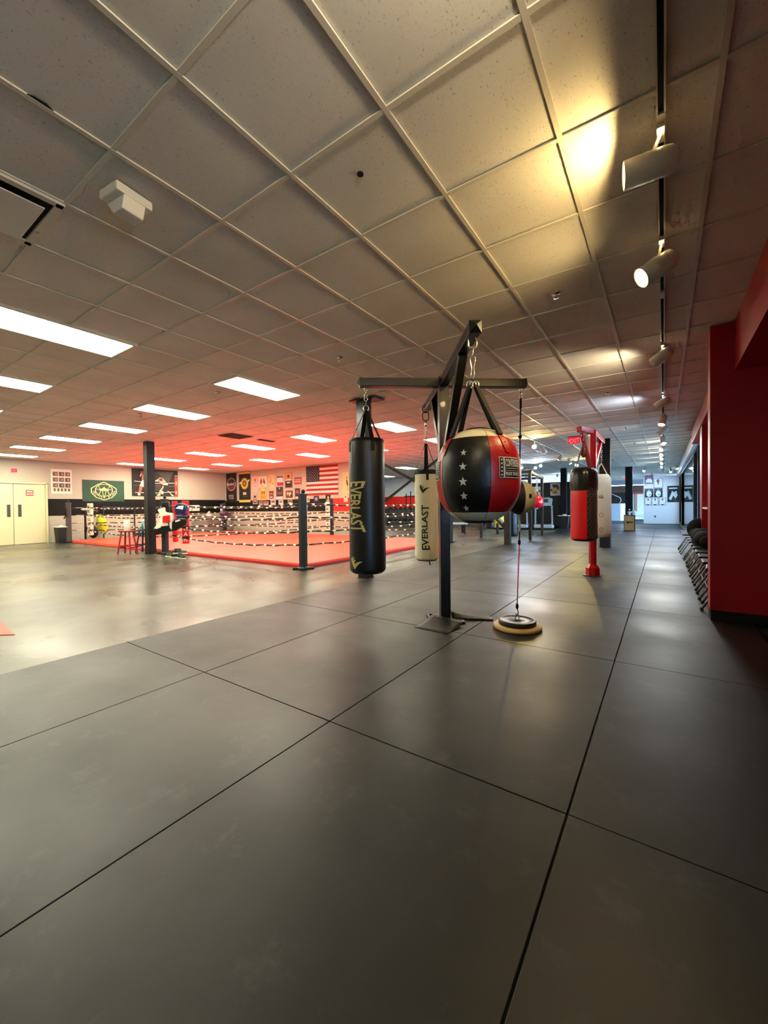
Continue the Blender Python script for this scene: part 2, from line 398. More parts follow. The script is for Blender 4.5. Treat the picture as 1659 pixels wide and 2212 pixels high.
t = thing('emergency_light', 'small white box with clear lens on a ceiling tile, upper left', 'ceiling sensor', (-2.5, 1.09, H), .12)
b = B(M_whitep); b.box((0, 0, -.025), (.17, .2, .05)); link('base', b, t, bevel=.008)
b = B(M_whitep); b.extr([(-.085, 0), (.085, 0), (.06, -.07), (-.03, -.07)], -.06, .06, lambda x, y, z: (x, z, y-.05)); link('housing', b, t, bevel=.006)
t = thing('air_diffuser', 'square white drop-panel air diffuser in the ceiling at the left edge', 'air vent', (G0x-2.5*GS, G0y-.5*GS, H))
b = B(M_dark2); b.box((0, 0, .001), (.56, .56, .006)); link('gap_shade', b, t, label='black sheet for the shade in the slot behind the panel')  # gap shadow around the drop panel, put in as a black sheet
b = B(M_grid)
for s in (-1, 1): b.box((s*.285, 0, -.006), (.04, .6, .02)); b.box((0, s*.285, -.006), (.6, .04, .02))
link('frame', b, t)
b = B(M_whitep); b.box((0, 0, -.035), (.46, .46, .008)); link('panel', b, t, bevel=.003)
b = B(mat('grille_grey', '5A5048', .6)); b.box((0, 0, -.002), (.58, .6, .012))
for k in range(14): b.box((0, -.27+k*.042, -.012), (.56, .012, .014))
tag(link('return_grille', b, loc=(G0x-11.5*GS, G0y+8.6*GS, H)), 'grey slatted return grille set in the red-lit ceiling above the ring', 'air vent')
b = B(M_dark2); b.box((0, 0, -.001), (.14, .5, .008)); tag(link('return_grille', b, loc=(G0x-11.5*GS, G0y+10.1*GS, H)), 'thin dark open slot in the red-lit ceiling beside the grille', 'air vent')
# exit signs
M_exit = mat('exit_red', 'FF2030', .5, emit='FF2834', es=3)
def exit_sign(label, M, arrow=True, w=.30, h=.18, ink=True):
    t = thing('exit_sign', label, 'exit sign', M=M)
    q = B(M_whitep); q.box((0, 0, 0), (w, h, .03)); link('housing', q, t, bevel=.004)
    q = B(mat('exit_face', '5A0810', .5, emit='FF1020', es=.25)); q.box((0, 0, .017), (w-.03, h-.03, .004)); link('face', q, t)
    q = B(M_exit)
    x0 = -w/2+.05 if arrow else -w/2+.03
    for s in ((0,) if ink else ()): pass
    q.text('EXIT', (x0, -h/2+.035, w/2-.025, h/2-.035), .0205)
    if arrow: q.poly([(-w/2+.02, 0, .0205), (-w/2+.045, -.025, .0205), (-w/2+.045, .025, .0205)])
    link('lettering', q, t, label='glowing red letters EXIT')
    return t
exit_sign('glowing red exit sign on the left wall above the cream double door', WM('L', XL+.02, 4.27, 2.57), False, .2, .17)
t = exit_sign('glowing red exit sign with left arrow hanging left of the red stand', WM('B', -1.83, 11.0, 2.765))
b = B(M_redp); b.box((0, .1, 0), (.3, .03, .04)); link('mounting', b, t)
exit_sign('small glowing exit sign far off beside the distant black column', WM('B', -1.95, 30.5, 2.78), False, .3, .2)
# ------------------------------------------------------------------ track lights
M_wtrack = mat('track_white', 'CFCABB', .35, var=.03)
def track(name_lab, x, y0, y1):
    t = thing('light_track', name_lab, 'light track', (x, y0, H))
    q = B(M_wtrack); L = y1-y0
    for s in (-1, 1): q.box((s*.0145, L/2, -.012), (.007, L, .024))
    q.box((0, L/2, -.002), (.03, L, .004)); link('rail', q, t)
    q = B(M_dark2); q.box((0, L/2, -.009), (.021, L-.3, .010)); link('slot', q, t, label='black power slot')
    q = B(M_wtrack); yy = .2
    while yy < L: q.box((0, yy, -.016), (.03, .14, .02)); yy += 1.85
    link('adapter', q, t)
track('long white light track on the ceiling along the right aisle', -.008, -1.6, 26.5)
track('white light track on the ceiling left of the red stand', -2.93, 9.2, 26)
def head(lab, x, y, d, col, es, W, grp, z=H, sc=1., leak=.0, off=(0, 0, 0), cone=(150, 1)):
    d = Vector(d).normalized()
    t = thing('track_light', lab, 'spotlight', (x, y, z), 0, grp)
    c = Vector((0, 0, -.15*sc))+Vector(off); q = B(M_wtrack); q.box((0, 0, -.03), (.03, .1, .03)); q.cyl((0, 0, -.04), Vector(off)+Vector((0, 0, -.11*sc)), .008, 10); link('stem', q, t)
    R = d.to_track_quat('Z', 'Y').to_matrix().to_4x4(); R.translation = c
    q = B(M_wtrack); r = .062*sc
    q.lathe([(0, -.115*sc), (r*.6, -.11*sc), (r*.92, -.085*sc), (r, -.05*sc), (r, .11*sc), (r*.93, .11*sc), (r*.88, .085*sc)], 28, R); link('housing', q, t)
    me = mat('lamp_'+col+str(es), 'FFFFFF', .4, emit=col, es=es)
    q = B(me); q.lathe([(0, .1*sc), (r*.86, .09*sc)], 24, R); link('lamp', q, t, label='lit lamp face')
    if W:
        L = bpy.data.lights.new('spot', 'SPOT'); L.energy = W; L.color = lin(col)[:3]; L.spot_size = math.radians(cone[0]); L.spot_blend = cone[1]; L.shadow_soft_size = .04
        o = bpy.data.objects.new('lamp_light', L); COL.objects.link(o); o.parent = t; o.location = c+d*.125*sc; o.rotation_euler = (-d).to_track_quat('Z', 'Y').to_euler()
    if leak:
        L = bpy.data.lights.new('leak', 'POINT'); L.energy = leak; L.color = lin(col)[:3]; L.shadow_soft_size = .01
        o = bpy.data.objects.new('vent_glow', L); COL.objects.link(o); o.parent = t; o.location = (0, -.03, -.045)
    return t
G1 = 'spotlights on the aisle track'; WARM, NEU, COOL = 'FFD890', 'FFE9C0', 'CFE4FF'
head('nearest white spotlight, glowing on its left end, on the aisle track', -.01, 2.33, (-.95, -.14, -.06), WARM, 30, 6.5, G1, leak=.3, off=(-.04, 0, -.02), cone=(176, .25))
head('second spotlight on the aisle track, bright round face toward the lower left', -.01, 3.30, (-.75, -.35, -.50), WARM, 40, 22, G1, leak=.2, off=(-.02, 0, -.025), sc=1.1)
head('third spotlight on the aisle track, turned away, above the red pillar top', -.01, 5.45, (-.72, .35, -.38), NEU, 20, 36, G1, leak=.25)
head('fourth spotlight on the aisle track, beyond the turned away one', -.01, 7.95, (-.70, .25, -.38), COOL, 20, 36, G1, leak=.25)
ys = [(9.6, (-.2, -.3, -.8)), (11.0, (-.6, .1, -.5)), (12.7, (.1, -.4, -.8)), (14.6, (-.5, -.7, -.4)), (16.2, (-.5, -.7, -.4)), (17.6, (-.5, -.7, -.4)), (19.6, (-.5, -.6, -.4)), (21.6, (-.6, -.6, -.4)), (24.4, (.2, .6, -.5))]
on = ['fifth', 'sixth', 'seventh', 'eighth', 'ninth', 'tenth', 'eleventh', 'twelfth', 'thirteenth']
for (y, d), s in zip(ys, on): head('%s white spotlight along the aisle track counted from the camera' % s, -.01, y, d, 'F4F2E4', 25, 20 if y > 11 else 16, G1)
head('unseen spotlight added to the aisle track above the camera to brighten the ceiling', -.01, .75, (-.95, .1, .08), NEU, 20, 19, G1, cone=(172, .5))  # added lamp out of view, lifts the near ceiling
head('unseen spotlight added to the aisle track behind the camera to brighten the ceiling', -.01, -.9, (-.95, .1, .08), NEU, 20, 19, G1, cone=(172, .5))  # second unseen lamp, added for the same ceiling light
G2 = 'spotlights on the left track'
head('glaring yellow spotlight on the track left of the red stand', -2.93, 11.6, (.10, -.9, -.35), 'FFE08A', 120, 60, G2, leak=.1)
head('switched-off looking white spotlight next past the glaring yellow one', -2.93, 12.6, (.4, .1, -.6), NEU, 10, 25, G2)
head('tilted white spotlight midway along the left track', -2.93, 15.0, (-.6, -.2, -.7), NEU, 14, 25, G2)
head('white spotlight just past the tilted one on the left track', -2.93, 16.6, (.3, -.1, -.7), NEU, 14, 25, G2)
head('second glaring yellow spotlight, left of the black topped bag straps', -2.93, 18.2, (.05, -.9, -.35), 'FFE08A', 120, 50, G2)
G3 = 'far white spotlights'
for x, y, d, lab in ((-4.9, 24.2, (-.1, .9, -.3), 'far spotlight seen through the gap above the dark partition, right one'), (-6.6, 24.2, (0, .9, -.3), 'far spotlight seen through the gap above the dark partition, left one'), (-4.3, 14.8, (-.2, -.8, -.5), 'white spotlight showing just right of the striped ball bag'), (-5.1, 18.0, (0, -.9, -.2), 'far spotlight above the boxing frame, left of three'), (-4.6, 18.4, (0, -.9, -.2), 'far spotlight above the boxing frame, middle of three'),
    (-4.2, 17.6, (.1, -.9, -.2), 'far spotlight above the boxing frame, right of three'), (-.75, 23.3, (-.3, -.6, -.6), 'far spotlight hanging in front of the framed athlete pictures'), (-.5, 26.4, (-.2, .5, -.7), 'far spotlight low before the picture wall, left side'),
    (.28, 24.6, (.1, -.4, -.8), 'far spotlight low before the picture wall, right side'), (.5, 22.5, (.1, -.5, -.8), 'far spotlight beside the dark window mullion'), (-3.0, 27.2, (.2, -.6, -.6), 'far spotlight left of the distant black column'), (-1.75, 31.5, (-.2, -.7, -.5), 'far spotlight right of the distant black column')):
    head(lab, x, y, d, COOL, 25, 45, G3)
# ------------------------------------------------------------------ structural posts
def post(lab, x, y, w, m, cap=False, rz=0):
    t = thing('steel_column', lab, 'column', (x, y, 0), rz)
    q = B(m); q.box((0, 0, H/2), (w, w, H)); link('shaft', q, t, bevel=.006)
    if cap: q = B(m); q.box((.06, 0, H-.02), (.52, .3, .014)); link('cap_plate', q, t)
    q = B(m); q.box((0, 0, .006), (w+.02, w+.02, .012)); link('base_plate', q, t)
M_post = mat('charcoal_post', '1A1815', .5, var=.12, spec=.3)
post('dark grey square column standing behind the long black hanging bag', -4.1, 5.38, .18, M_bmetal, True)
post('dark grey square column standing beside the blue stool and ring', -11.2, 5.31, .2, M_post)
post('thick black square column behind the red bag stand', -1.32, 12.62, .26, M_black)
post('black square column far down behind the gold box', -1.38, 22.9, .3, M_black)
post('black square column at the right end of the dark partition wall', -4.05, 21.5, .26, M_black)
# ------------------------------------------------------------------ main four-arm bag stand
SX, SY, A = -1.88, 3.825, math.atan2(.61, .79)
t = thing('bag_stand', 'black steel four-armed bag stand bolted to the floor, foreground', 'bag stand', (SX, SY, 0), A)
b = B(M_bmetal); b.box((0, 0, 1.26), (.102, .102, 2.52)); link('post', b, t, bevel=.006)
b = B(M_bmetal); b.box((0, 0, .008), (.34, .34, .016))
for i in (-1, 1):
    for j in (-1, 1): b.cyl((i*.13, j*.13, .016), (i*.13, j*.13, .032), .014, 6)
link('base_plate', b, t)
AZ, AW = 2.455, .084
def arm(px, py, L, brace):
    d = Vector((px, py, 0))
    q = B(M_bmetal); q.bar(d*.05+Vector((0, 0, AZ)), d*L+Vector((0, 0, AZ)), AW); a = link('arm', q, t, bevel=.005)
    n = Vector((-py, px, 0)); e = d*L+Vector((0, 0, AZ)); h = AW/2*1.06
    q = B(M_bmetal); c = [e+n*(i*h)+Vector((0, 0, k*h)) for i, k in ((-1, -1), (1, -1), (1, 1), (-1, 1))]; tip = e+d*.035
    back = [p-d*.02 for p in c]
    for i in range(4):
        j = (i+1) % 4; q.poly([c[i], c[j], tip]); q.poly([back[j], back[i], c[i], c[j]][::-1])
    link('end_cap', q, a)
    if brace:
        q = B(M_bmetal); q.bar(d*brace[0]+Vector((0, 0, AZ-.04)), d*.05+Vector((0, 0, brace[1])), .07, .07, (-py, px, 0)); link('brace', q, t, bevel=.004)
arm(-1, 0, .86, None); arm(1, 0, .87, None); arm(-.026, -1, 1.33, (.92, 1.62)); arm(0, 1, 1.02, (.55, 1.75))
def ap(u, v, z):   # stand frame -> world
    return Vector((SX+u*math.cos(A)-v*math.sin(A), SY+u*math.sin(A)+v*math.cos(A), z))
# hanging hardware as part of the bag it carries
def bagstraps(t, zt, zb, r, k, a0, w=.04, sink=.06):
    for i in range(k):
        a = a0+2*PI*i/k; q = B(M_strap); p = Vector((math.cos(a), math.sin(a), 0)); s = (-math.sin(a), math.cos(a), 0)
        q.strip([p*.012+Vector((0, 0, zt)), p*(r*.93)+Vector((0, 0, zb)), p*(r+.004)+Vector((0, 0, zb-.02)), p*(r+.005)+Vector((0, 0, zb-sink))], w, s)
        link('strap', q, t)
def cylwrap(r, z0, ac, tp=None):   # text plane (u along circumference, v up) -> surface of the bag; ac = facing angle
    def g(u, v, z):
        R = r+.0025+z
        if tp: R = r*(1.009-.03*(z0+v-tp[0])/(tp[1]-tp[0]))+.002+z
        return (R*math.cos(ac+u/r), R*math.sin(ac+u/r), z0+v)
    return g
def sweep(q, sc, fx):  # crescent emblem
    P = [(-.58, .30), (-.42, .46), (-.22, .52), (-.40, .36), (-.42, .27), (-.30, .36), (-.10, .40), (-.30, .22), (-.32, .12), (-.18, .22), (.02, .24), (-.18, .06), (-.16, -.10), (.0, .02), (.26, .12), (.62, .16), (.28, -.06), (.02, -.32), (-.12, -.52), (-.30, -.30), (-.48, 0)]
    bmesh_poly(q, [(x*sc, y*sc) for x, y in P], fx)
def bmesh_poly(q, pts, fx, cut=.012):
    b = bmesh.new(); fc = b.faces.new([b.verts.new((x, y, 0)) for x, y in pts]); bmesh.ops.triangulate(b, faces=[fc])
    for ax in (0, 1):
        lo = min(p[ax] for p in pts); hi = max(p[ax] for p in pts); tt = lo+cut
        while tt < hi:
            co = [0, 0, 0]; no = [0, 0, 0]; co[ax] = tt; no[ax] = 1
            bmesh.ops.bisect_plane(b, geom=b.verts[:]+b.edges[:]+b.faces[:], plane_co=co, plane_no=no); tt += cut
    mp = {v: q.v(fx(v.co.x, v.co.y, 0)) for v in b.verts}
    for fc in b.faces: q.face([mp[v] for v in fc.verts])
    b.free()
def facing(x, y): return math.atan2(-y, -x)
def bagprof(r, z0, z1, rb=.06, n=6):
    P = [(0, z0-.01)]
    for i in range(n+1): a = PI/2*i/n; P.append((r-rb+rb*math.sin(a), z0+rb-rb*math.cos(a)))
    for k in range(1, 10): z = z0+rb+(z1-z0-rb-.04)*k/9; P.append((r*(1+.007*math.sin(k*1.1)-.03*k/9), z))
    return P+[(r*.95, z1-.02), (r*.90, z1), (0, z1+.004)]
# black bag on the left arm
p = ap(-.80, 0, 0); fa = facing(p.x, p.y)
t = thing('heavy_bag', 'tall black heavy bag with gold vertical lettering, hanging on the stand\'s left arm', 'punching bag', (p.x, p.y, 0), 0, 'heavy bags on the black stand')
r = .187; b = B(M_leath); b.lathe(bagprof(r, .505, 1.87), 48); link('body', b, t)
b = B(M_strap); b.lathe([(r*.952, 1.80), (r*.962, 1.86), (r*.91, 1.874)], 40); link('top_band', b, t)
bagstraps(t, 2.17, 1.86, r*.95, 4, fa+.35, .042, .12)
b = B(M_chrome); b.link((0, 0, 2.40), (0, 0, 1), (cy_, sy_, 0), .05, .03, .005); b.link((0, 0, 2.365), (0, 0, 1), (sy_, -cy_, 0), .05, .02, .004); b.link((0, 0, 2.325), (0, 0, 1), (cy_, sy_, 0), .045, .034, .004)
b.link((0, 0, 2.292), (0, 0, 1), (cy_, sy_, 0), .045, .034, .004); b.cyl((0, 0, 2.27), (0, 0, 2.22), .004, 8); b.link((0, 0, 2.195), (0, 0, 1), (cy_, sy_, 0), .06, .055, .005); link('chain', b, t, label='shiny chain links')
b = B(M_gold); T0, T1 = .62, 0
wrap = cylwrap(r, 1.437, fa, (.505, 1.87))
def wb(u, v):   # letters taller toward both ends
    k = ((u/.50)-.5)*2; return (u, v*(1+.45*k*k))
b.text('EVERLAST', (0, 0, .50, .135), 0, lambda u, v, z: wrap(-.205+v, -u, z), .012, wb)
link('lettering', b, t, label='gold printed lettering')
b = B(M_gold); sweep(b, .125, lambda u, v, z: wrap(u-.125, v-.81, z)); link('emblem', b, t, label='gold crescent emblem')
b = B(M_gold); bmesh_poly(b, [(-.006, 0), (.006, 0), (.006, .19), (-.006, .19)], lambda u, v, z: cylwrap(r, 1.62, fa-.95, (.505, 1.87))(u, v, z)); link('tab_strip', b, t, label='narrow gold strip')
# white bag on the far arm
p = ap(-.03, .97, 0); fa = facing(p.x, p.y)
t = thing('heavy_bag', 'off-white canvas heavy bag with black vertical lettering, hanging behind the stand post', 'punching bag', (p.x, p.y, 0), 0, 'heavy bags on the black stand')
r = .150; b = B(M_canvas); b.lathe(bagprof(r, .50, 1.63, .035), 44); link('body', b, t)
b = B(M_strap); b.lathe([(0, .492), (r*.8, .492), (r*.995, .53), (r*.9, .52)], 40); b.lathe([(r*.975, 1.585), (r*.975, 1.625), (r*.92, 1.64), (0, 1.645)], 40); b.cyl((.03, 0, .5), (.06, -.03, .44), .008, 6); link('end_band', b, t, label='black bands at both ends')
bagstraps(t, 1.98, 1.63, r*.96, 4, fa+.1, .032, .12)
b = B(M_bmetal); b.link((0, 0, 2.42), (0, 0, 1), (cy_, sy_, 0), .09, .08, .007); b.link((0, 0, 2.33), (0, 0, 1), (cy_, sy_, 0), .12, .08, .007); link('shackle', b, t)
b = B(M_chrome); b.cyl((0, 0, 2.28), (0, 0, 2.19), .012, 10); b.chain((0, 0, 2.2), (0, 0, 2.03), 5, .02, .003); b.link((0, 0, 2.0), (0, 0, 1), (cy_, sy_, 0), .08, .04, .005); link('chain', b, t, label='shiny swivel and chain')
b = B(M_ink); wr2 = cylwrap(r, 0, fa-.12, (.50, 1.63))
b.text('EVERLAST', (0, 0, .56, .075), 0, lambda u, v, z: wr2(-v+.028, .64+u, z), .012, lambda u, v: (u, v-(.42*(((u/.56)-.5)*2)**2)*.075*(1-v/.075)))
link('lettering', b, t, label='black printed lettering')
b = B(M_ink); sweep(b, .11, lambda u, v, z: wr2(u-.01, v+1.40, z)); link('emblem', b, t, label='black crescent emblem')
# big ball bag on the near arm
p = ap(-.032, -1.24, 0); BC = Vector((p.x+.022, p.y+.028, 1.405)); fa = facing(BC.x, BC.y)
t = thing('ball_bag', 'large round red and black bag with white stars, hanging nearest in front of the stand', 'punching bag', (BC.x, BC.y, 0))
RX, RZ = .303, .338
def ballr(th):   # th from bottom
    e = 2.45; c, s = abs(math.cos(th)), abs(math.sin(th)); k = ((s)**e+(c)**e)**(-1/e)
    return RX*k*s, -RZ*k*math.cos(th)*1.0
NB = 72; prof = [ballr(PI*i/NB) for i in range(NB+1)]; prof = [(rr, BC.z+zz) for rr, zz in prof]
bc = fa-.33
def pick(i, a):
    zz = (prof[i][1]+prof[i+1][1])/2-BC.z
    if zz < -RZ*.775 or zz > RZ*.745: return M_cream
    d = (a-bc+PI) % (2*PI)-PI
    return M_leath2 if abs(d) < math.radians(35) or abs(d) > math.radians(125) else M_rleath
M_leath2 = mat('black_leather_smooth', '0A0908', .38, var=.2, bump=.12, bscale=30)
b = MB(); b.lathe(prof, 144, None, bc-math.radians(35), bc-math.radians(35)+2*PI, pick=pick)
b.use(M_ink).lathe([(0, BC.z-RZ*1.0-.012), (.10, BC.z-RZ*1.0-.006), (.12, BC.z-RZ*.985)], 30); b.lathe([(.10, BC.z+RZ*.985), (.08, BC.z+RZ+.004), (0, BC.z+RZ+.006)], 30)
link('body', b, t)
def onball(lon, z, off=.002):
    zz = (z-BC.z)/RZ; zz = max(-1, min(1, zz)); rr = RX*(1-abs(zz)**2.45)**(1/2.45)+off
    return Vector((math.cos(lon)*rr, math.sin(lon)*rr, z))
b = B(M_ink)     # piping seams
for k in (-35, 35, 125, 235):
    a = bc+math.radians(k); b.tube([onball(a, BC.z+RZ*(-.97+1.94*i/30), .0) for i in range(31)], .0016, 5)
link('piping', b, t)
for z, s in ((1.545, .027), (1.450, .032), (1.348, .036), (1.252, .033), (1.168, .028)):
    P = [((s if i % 2 == 0 else s*.42)*math.sin(PI*i/5), (s if i % 2 == 0 else s*.42)*math.cos(PI*i/5)) for i in range(10)]
    b = B(flat('C9C6BC')); bmesh_poly(b, [(x*.9, y*.9) for x, y in P], lambda u, v, zz: onball(bc+u/RX, z+v, .0025), .01); link('star', b, t, label='small white star')
def blabel(lon):
    fx = lambda u, v, z: onball(lon+u/RX, 1.437+v*.98, .003+z)
    q = B(flat('D8D4C8')); bmesh_poly(q, [(-.095, -.068), (.095, -.068), (.095, .075), (-.095, .075)], fx)
    q.use(M_ink); bmesh_poly(q, [(-.091, -.064), (-.063, -.064), (-.063, .071), (-.091, .071)], lambda u, v, z: fx(u, v, .0012))
    bmesh_poly(q, [(-.051, -.0), (.091, -.0), (.091, .069), (-.051, .069)], lambda u, v, z: fx(u, v, .0012)); bmesh_poly(q, [(-.051, -.062), (.091, -.062), (.091, -.02), (-.051, -.02)], lambda u, v, z: fx(u, v, .0012))
    bmesh_poly(q, [(-.051, -.016), (.091, -.016), (.091, -.005), (-.051, -.005)], lambda u, v, z: fx(u, v, .0012))
    q.use(flat('E6E2D6'))
    q.text('CONTENDER', (-.047, .008, .087, .062), 0, lambda u, v, z: fx(u, v, .0026), .012); q.text('FIGHT SPORTS', (-.047, -.052, .087, -.028), 0, lambda u, v, z: fx(u, v, .0026), .012)
    for k in range(5):
        P = [((.009 if i % 2 == 0 else .004)*math.sin(PI*i/5)-.077, (.009 if i % 2 == 0 else .004)*math.cos(PI*i/5)+.055-k*.026) for i in range(10)]; bmesh_poly(q, P, lambda u, v, z: fx(u, v, .0026))
    link('brand_patch', q, t, label='white bordered black name patch')
blabel(bc+math.radians(64)); blabel(bc-math.radians(60))
HZ = 2.06
for k, a in enumerate((bc+math.radians(62), bc+math.radians(152), bc+math.radians(242), bc-math.radians(36))):
    d = Vector((math.cos(a), math.sin(a), 0)); s = (-math.sin(a), math.cos(a), 0)
    hk = Vector((-.022, -.028, HZ-BC.z*0)); zt = BC.z+RZ*.80; e = onball(a, zt, .012)
    q = B(M_strap); q.strip([hk+d*.03, e+Vector((0, 0, .0))], .040, s, .014); q.strip([hk+d*.035-Vector((0, 0, .02)), e+Vector((0, 0, .01))-d*.014], .036, s, .010); link('strap', q, t)
    q = B(M_rleath); n = 9; side = Vector(s)
    for i in range(n-1):
        za, zb = zt+.012-i*.018, zt+.012-(i+1)*.018; wa = .026*(1 if i < n-2 else .9); wb2 = .026*(1 if i < n-3 else .6)
        A_, B_ = onball(a, za, .006), onball(a, zb, .006)
        for o_ in (0,): q.poly([A_-side*wa, A_+side*wa, B_+side*wb2, B_-side*wb2], True)
    q.use(M_chrome); q.ball(onball(a, zt-.055, .008), .006, n=6); link('tab', q, t, label='riveted red leather tab')
b = B(M_chrome); h = Vector((-.022, -.028, 0))
b.link(h+Vector((0, 0, 2.385)), (0, 0, 1), (cy_, sy_, 0), .105, .062, .006); b.link(h+Vector((0, 0, 2.315)), (0, 0, 1), (sy_, -cy_, .1), .075, .024, .0045)
for sgn in (-1, 1):
    w = Vector((cy_, sy_, 0))
    b.tube([h+w*(.006*sgn)+Vector((0, 0, 2.28)), h+w*(.020*sgn)+Vector((0, 0, 2.265)), h+w*(.018*sgn)+Vector((0, 0, 2.24)), h+w*(.008*sgn)+Vector((0, 0, 2.19)), h+w*(.012*sgn)+Vector((0, 0, 2.15)), h+w*(.004*sgn)+Vector((0, 0, 2.09))], .0045, 8)
b.tube([h+w*.02+Vector((0, 0, 2.265)), h+Vector((0, 0, 2.283)), h-w*.02+Vector((0, 0, 2.265))], .0045, 8)
for dx in (-.022, 0, .022): b.link(h+w*dx+Vector((0, 0, 2.07)), (0, 0, 1), (cy_, sy_, 0), .05, .046, .004)
link('carabiner', b, t, label='shiny steel carabiner and rings')
# double-end ball under the right arm
p = ap(.82, 0, 0); q0 = Vector((-1.165, 3.93, 0)); bz = 1.262; mid = p.lerp(q0, .42); mid.z = 0
t = thing('double_end_ball', 'cream and black ball on an elastic cord, half hidden behind the large ball bag', 'punching ball', (mid.x, mid.y, 0)); fa = facing(mid.x, mid.y)
def pk(i, a):
    d = (a-fa+PI) % (2*PI)-PI
    return M_ink if -.9 < d < .38 or d > 2.4 or d < -2.6 else M_cream
b = MB(); b.lathe([(.162*math.sin(PI*i/20), bz-.172*math.cos(PI*i/20)) for i in range(21)], 48, pick=pk); link('ball', b, t)
b = B(M_ink); fx = lambda u, v, z: (math.cos(fa+.68+u/.16)*(.1635), math.sin(fa+.68+u/.16)*.1635, bz+.01+v)
bmesh_poly(b, [(-.015, -.02), (.015, -.02), (.015, .02), (-.015, .02)], fx); link('patch', b, t, label='small black patch')
T = Vector((p.x-mid.x, p.y-mid.y, 0)); D = Vector((q0.x-mid.x, q0.y-mid.y, 0))
b = B(M_strap); b.tube([T+Vector((0, 0, 2.30)), T*.3+Vector((0, 0, 1.6)), Vector((0, 0, bz+.16))], .007, 8); b.cyl(T+Vector((0, 0, 2.30)), T+Vector((0, 0, 2.2)), .012, 8); b.ball(T*.55+Vector((0, 0, 1.89)), .02, n=8); link('upper_cord', b, t)
b = B(M_chrome); b.link(T+Vector((0, 0, 2.385)), (0, 0, 1), (cy_, sy_, 0), .05, .035, .004); b.link(T+Vector((0, 0, 2.335)), (0, 0, 1), (cy_, sy_, 0), .075, .025, .0035); link('clip', b, t)
b = B(M_whitep); b.lathe([(.03, bz-.165), (.016, bz-.19), (.011, bz-.22), (.011, bz-.34), (.007, bz-.345)], 14); link('neck', b, t, label='white rubber neck')
b = B(M_strap); b.tube([(0, 0, bz-.33), D*.12+Vector((0, 0, bz-.43))], .006, 8); b.ball(D*.13+Vector((0, 0, bz-.45)), .014, (1, 1, 2.2), 8); b.ball(D+Vector((0, 0, .21)), .014, (1, 1, 2.2), 8); b.tube([D+Vector((0, 0, .19)), D+Vector((.012, .0, .15)), D+Vector((-.002, 0, .12)), D+Vector((-.014, 0, .14))], .005, 6); link('hook', b, t)
b = B(mat('red_cord', 'C03048', .5)); b.tube([D*.13+Vector((0, 0, bz-.48)), D+Vector((0, 0, .23))], .0055, 8); link('lower_cord', b, t, label='thin red elastic cord')
t = thing('weighted_base', 'round plywood base with black weight plate on the floor under the red cord', 'floor anchor', (q0.x, q0.y, 0))
b = B(M_wood); b.lathe([(0, 0), (.215, 0), (.224, .008), (.224, .03), (.215, .038), (0, .038)], 56); link('wooden_disc', b, t)
b = B(mat('iron_plate', '26241F', .35, var=.2)); b.lathe([(0, .038), (.168, .038), (.174, .045), (.174, .076), (.168, .083), (.15, .083), (.145, .079), (.04, .079), (.035, .083), (0, .083)], 56); link('weight_plate', b, t)
b = B(M_chrome); b.link((0, 0, .105), (0, 0, 1), (cy_, sy_, 0), .055, .035, .005); link('eye_bolt', b, t)
# mat flap at the stand base
b = B(M_rubber); N = 9
for i in range(N):
    for j in range(5):
        pass
def sheet(b, f, nu, nv):
    V = [[b.v(f(i/nu, j/nv)) for j in range(nv+1)] for i in range(nu+1)]
    for i in range(nu):
        for j in range(nv): b.face([V[i][j], V[i+1][j], V[i+1][j+1], V[i][j+1]], True)
b.keep = True
sheet(b, lambda u, v: (-.17+.36*u, -.42+.34*v, .006+.05*v*v*(1-.3*u)), 8, 8)
o = link('mat_flap', b, loc=(SX+.06, SY, 0)); o.rotation_euler = (0, 0, A-.7); md = o.modifiers.new('s', 'SOLIDIFY'); md.thickness = .01
tag(o, 'black rubber mat offcut riding up in front of the stand base', 'mat offcut')
b = B(M_rubber); b.keep = True; sheet(b, lambda u, v: (.0+.42*u, .10*v-.05+.05*math.sin(u*2.2), .012+.045*math.sin(PI*u)*(1-v)*0+.05*(1-u)**2*(.4+v)), 12, 5)
o = link('mat_flap', b, loc=(SX+.07, SY+.01, 0)); o.rotation_euler = (0, 0, .55); md = o.modifiers.new('s', 'SOLIDIFY'); md.thickness = .012
tag(o, 'curled black rubber edge lifting to the right of the stand base', 'mat offcut')
# ------------------------------------------------------------------ red stand
t = thing('bag_stand', 'bright red steel two-armed bag stand bolted to the floor', 'bag stand', (-.97, 7.50, 0))
b = B(M_redmetal); b.lathe([(.062, .20), (.062, 2.40), (0, 2.41)], 8, Matrix.Rotation(PI/8, 4, 'Z'), smooth=False); link('post', b, t)
b = B(M_redmetal); b.lathe([(0, 0), (.115, 0), (.115, .13), (.065, .19), (.06, .20)], 8, Matrix.Rotation(PI/8, 4, 'Z'), smooth=False); link('base', b, t, label='flared octagonal base')
b = B(mat('grey_plate', '2A2A28', .4, .2)); b.box((0, 0, .006), (.26, .26, .012)); link('base_plate', b, t)
for (dx, dy, L) in ((-.32, -.95, .43), (.0, 1., 1.33)):
    d = Vector((dx, dy, 0)).normalized()
    b = B(M_redmetal); b.bar(d*.03+Vector((0, 0, 2.38)), d*L+Vector((0, 0, 2.38)), .085); link('arm', b, t, bevel=.005)
    b = B(M_redmetal); b.bar(d*(L*.8)+Vector((0, 0, 2.34)), d*.05+Vector((0, 0, 1.72)), .05); link('brace', b, t)
def pt(x, y): return x, y
x, y = -1.045, 7.11; fa = facing(x, y)
t = thing('heavy_bag', 'heavy bag with black top, red half and dashed black half on the red stand', 'punching bag', (x, y, 0)); r = .195
b = MB()
def pk(i, a):
    return M_none
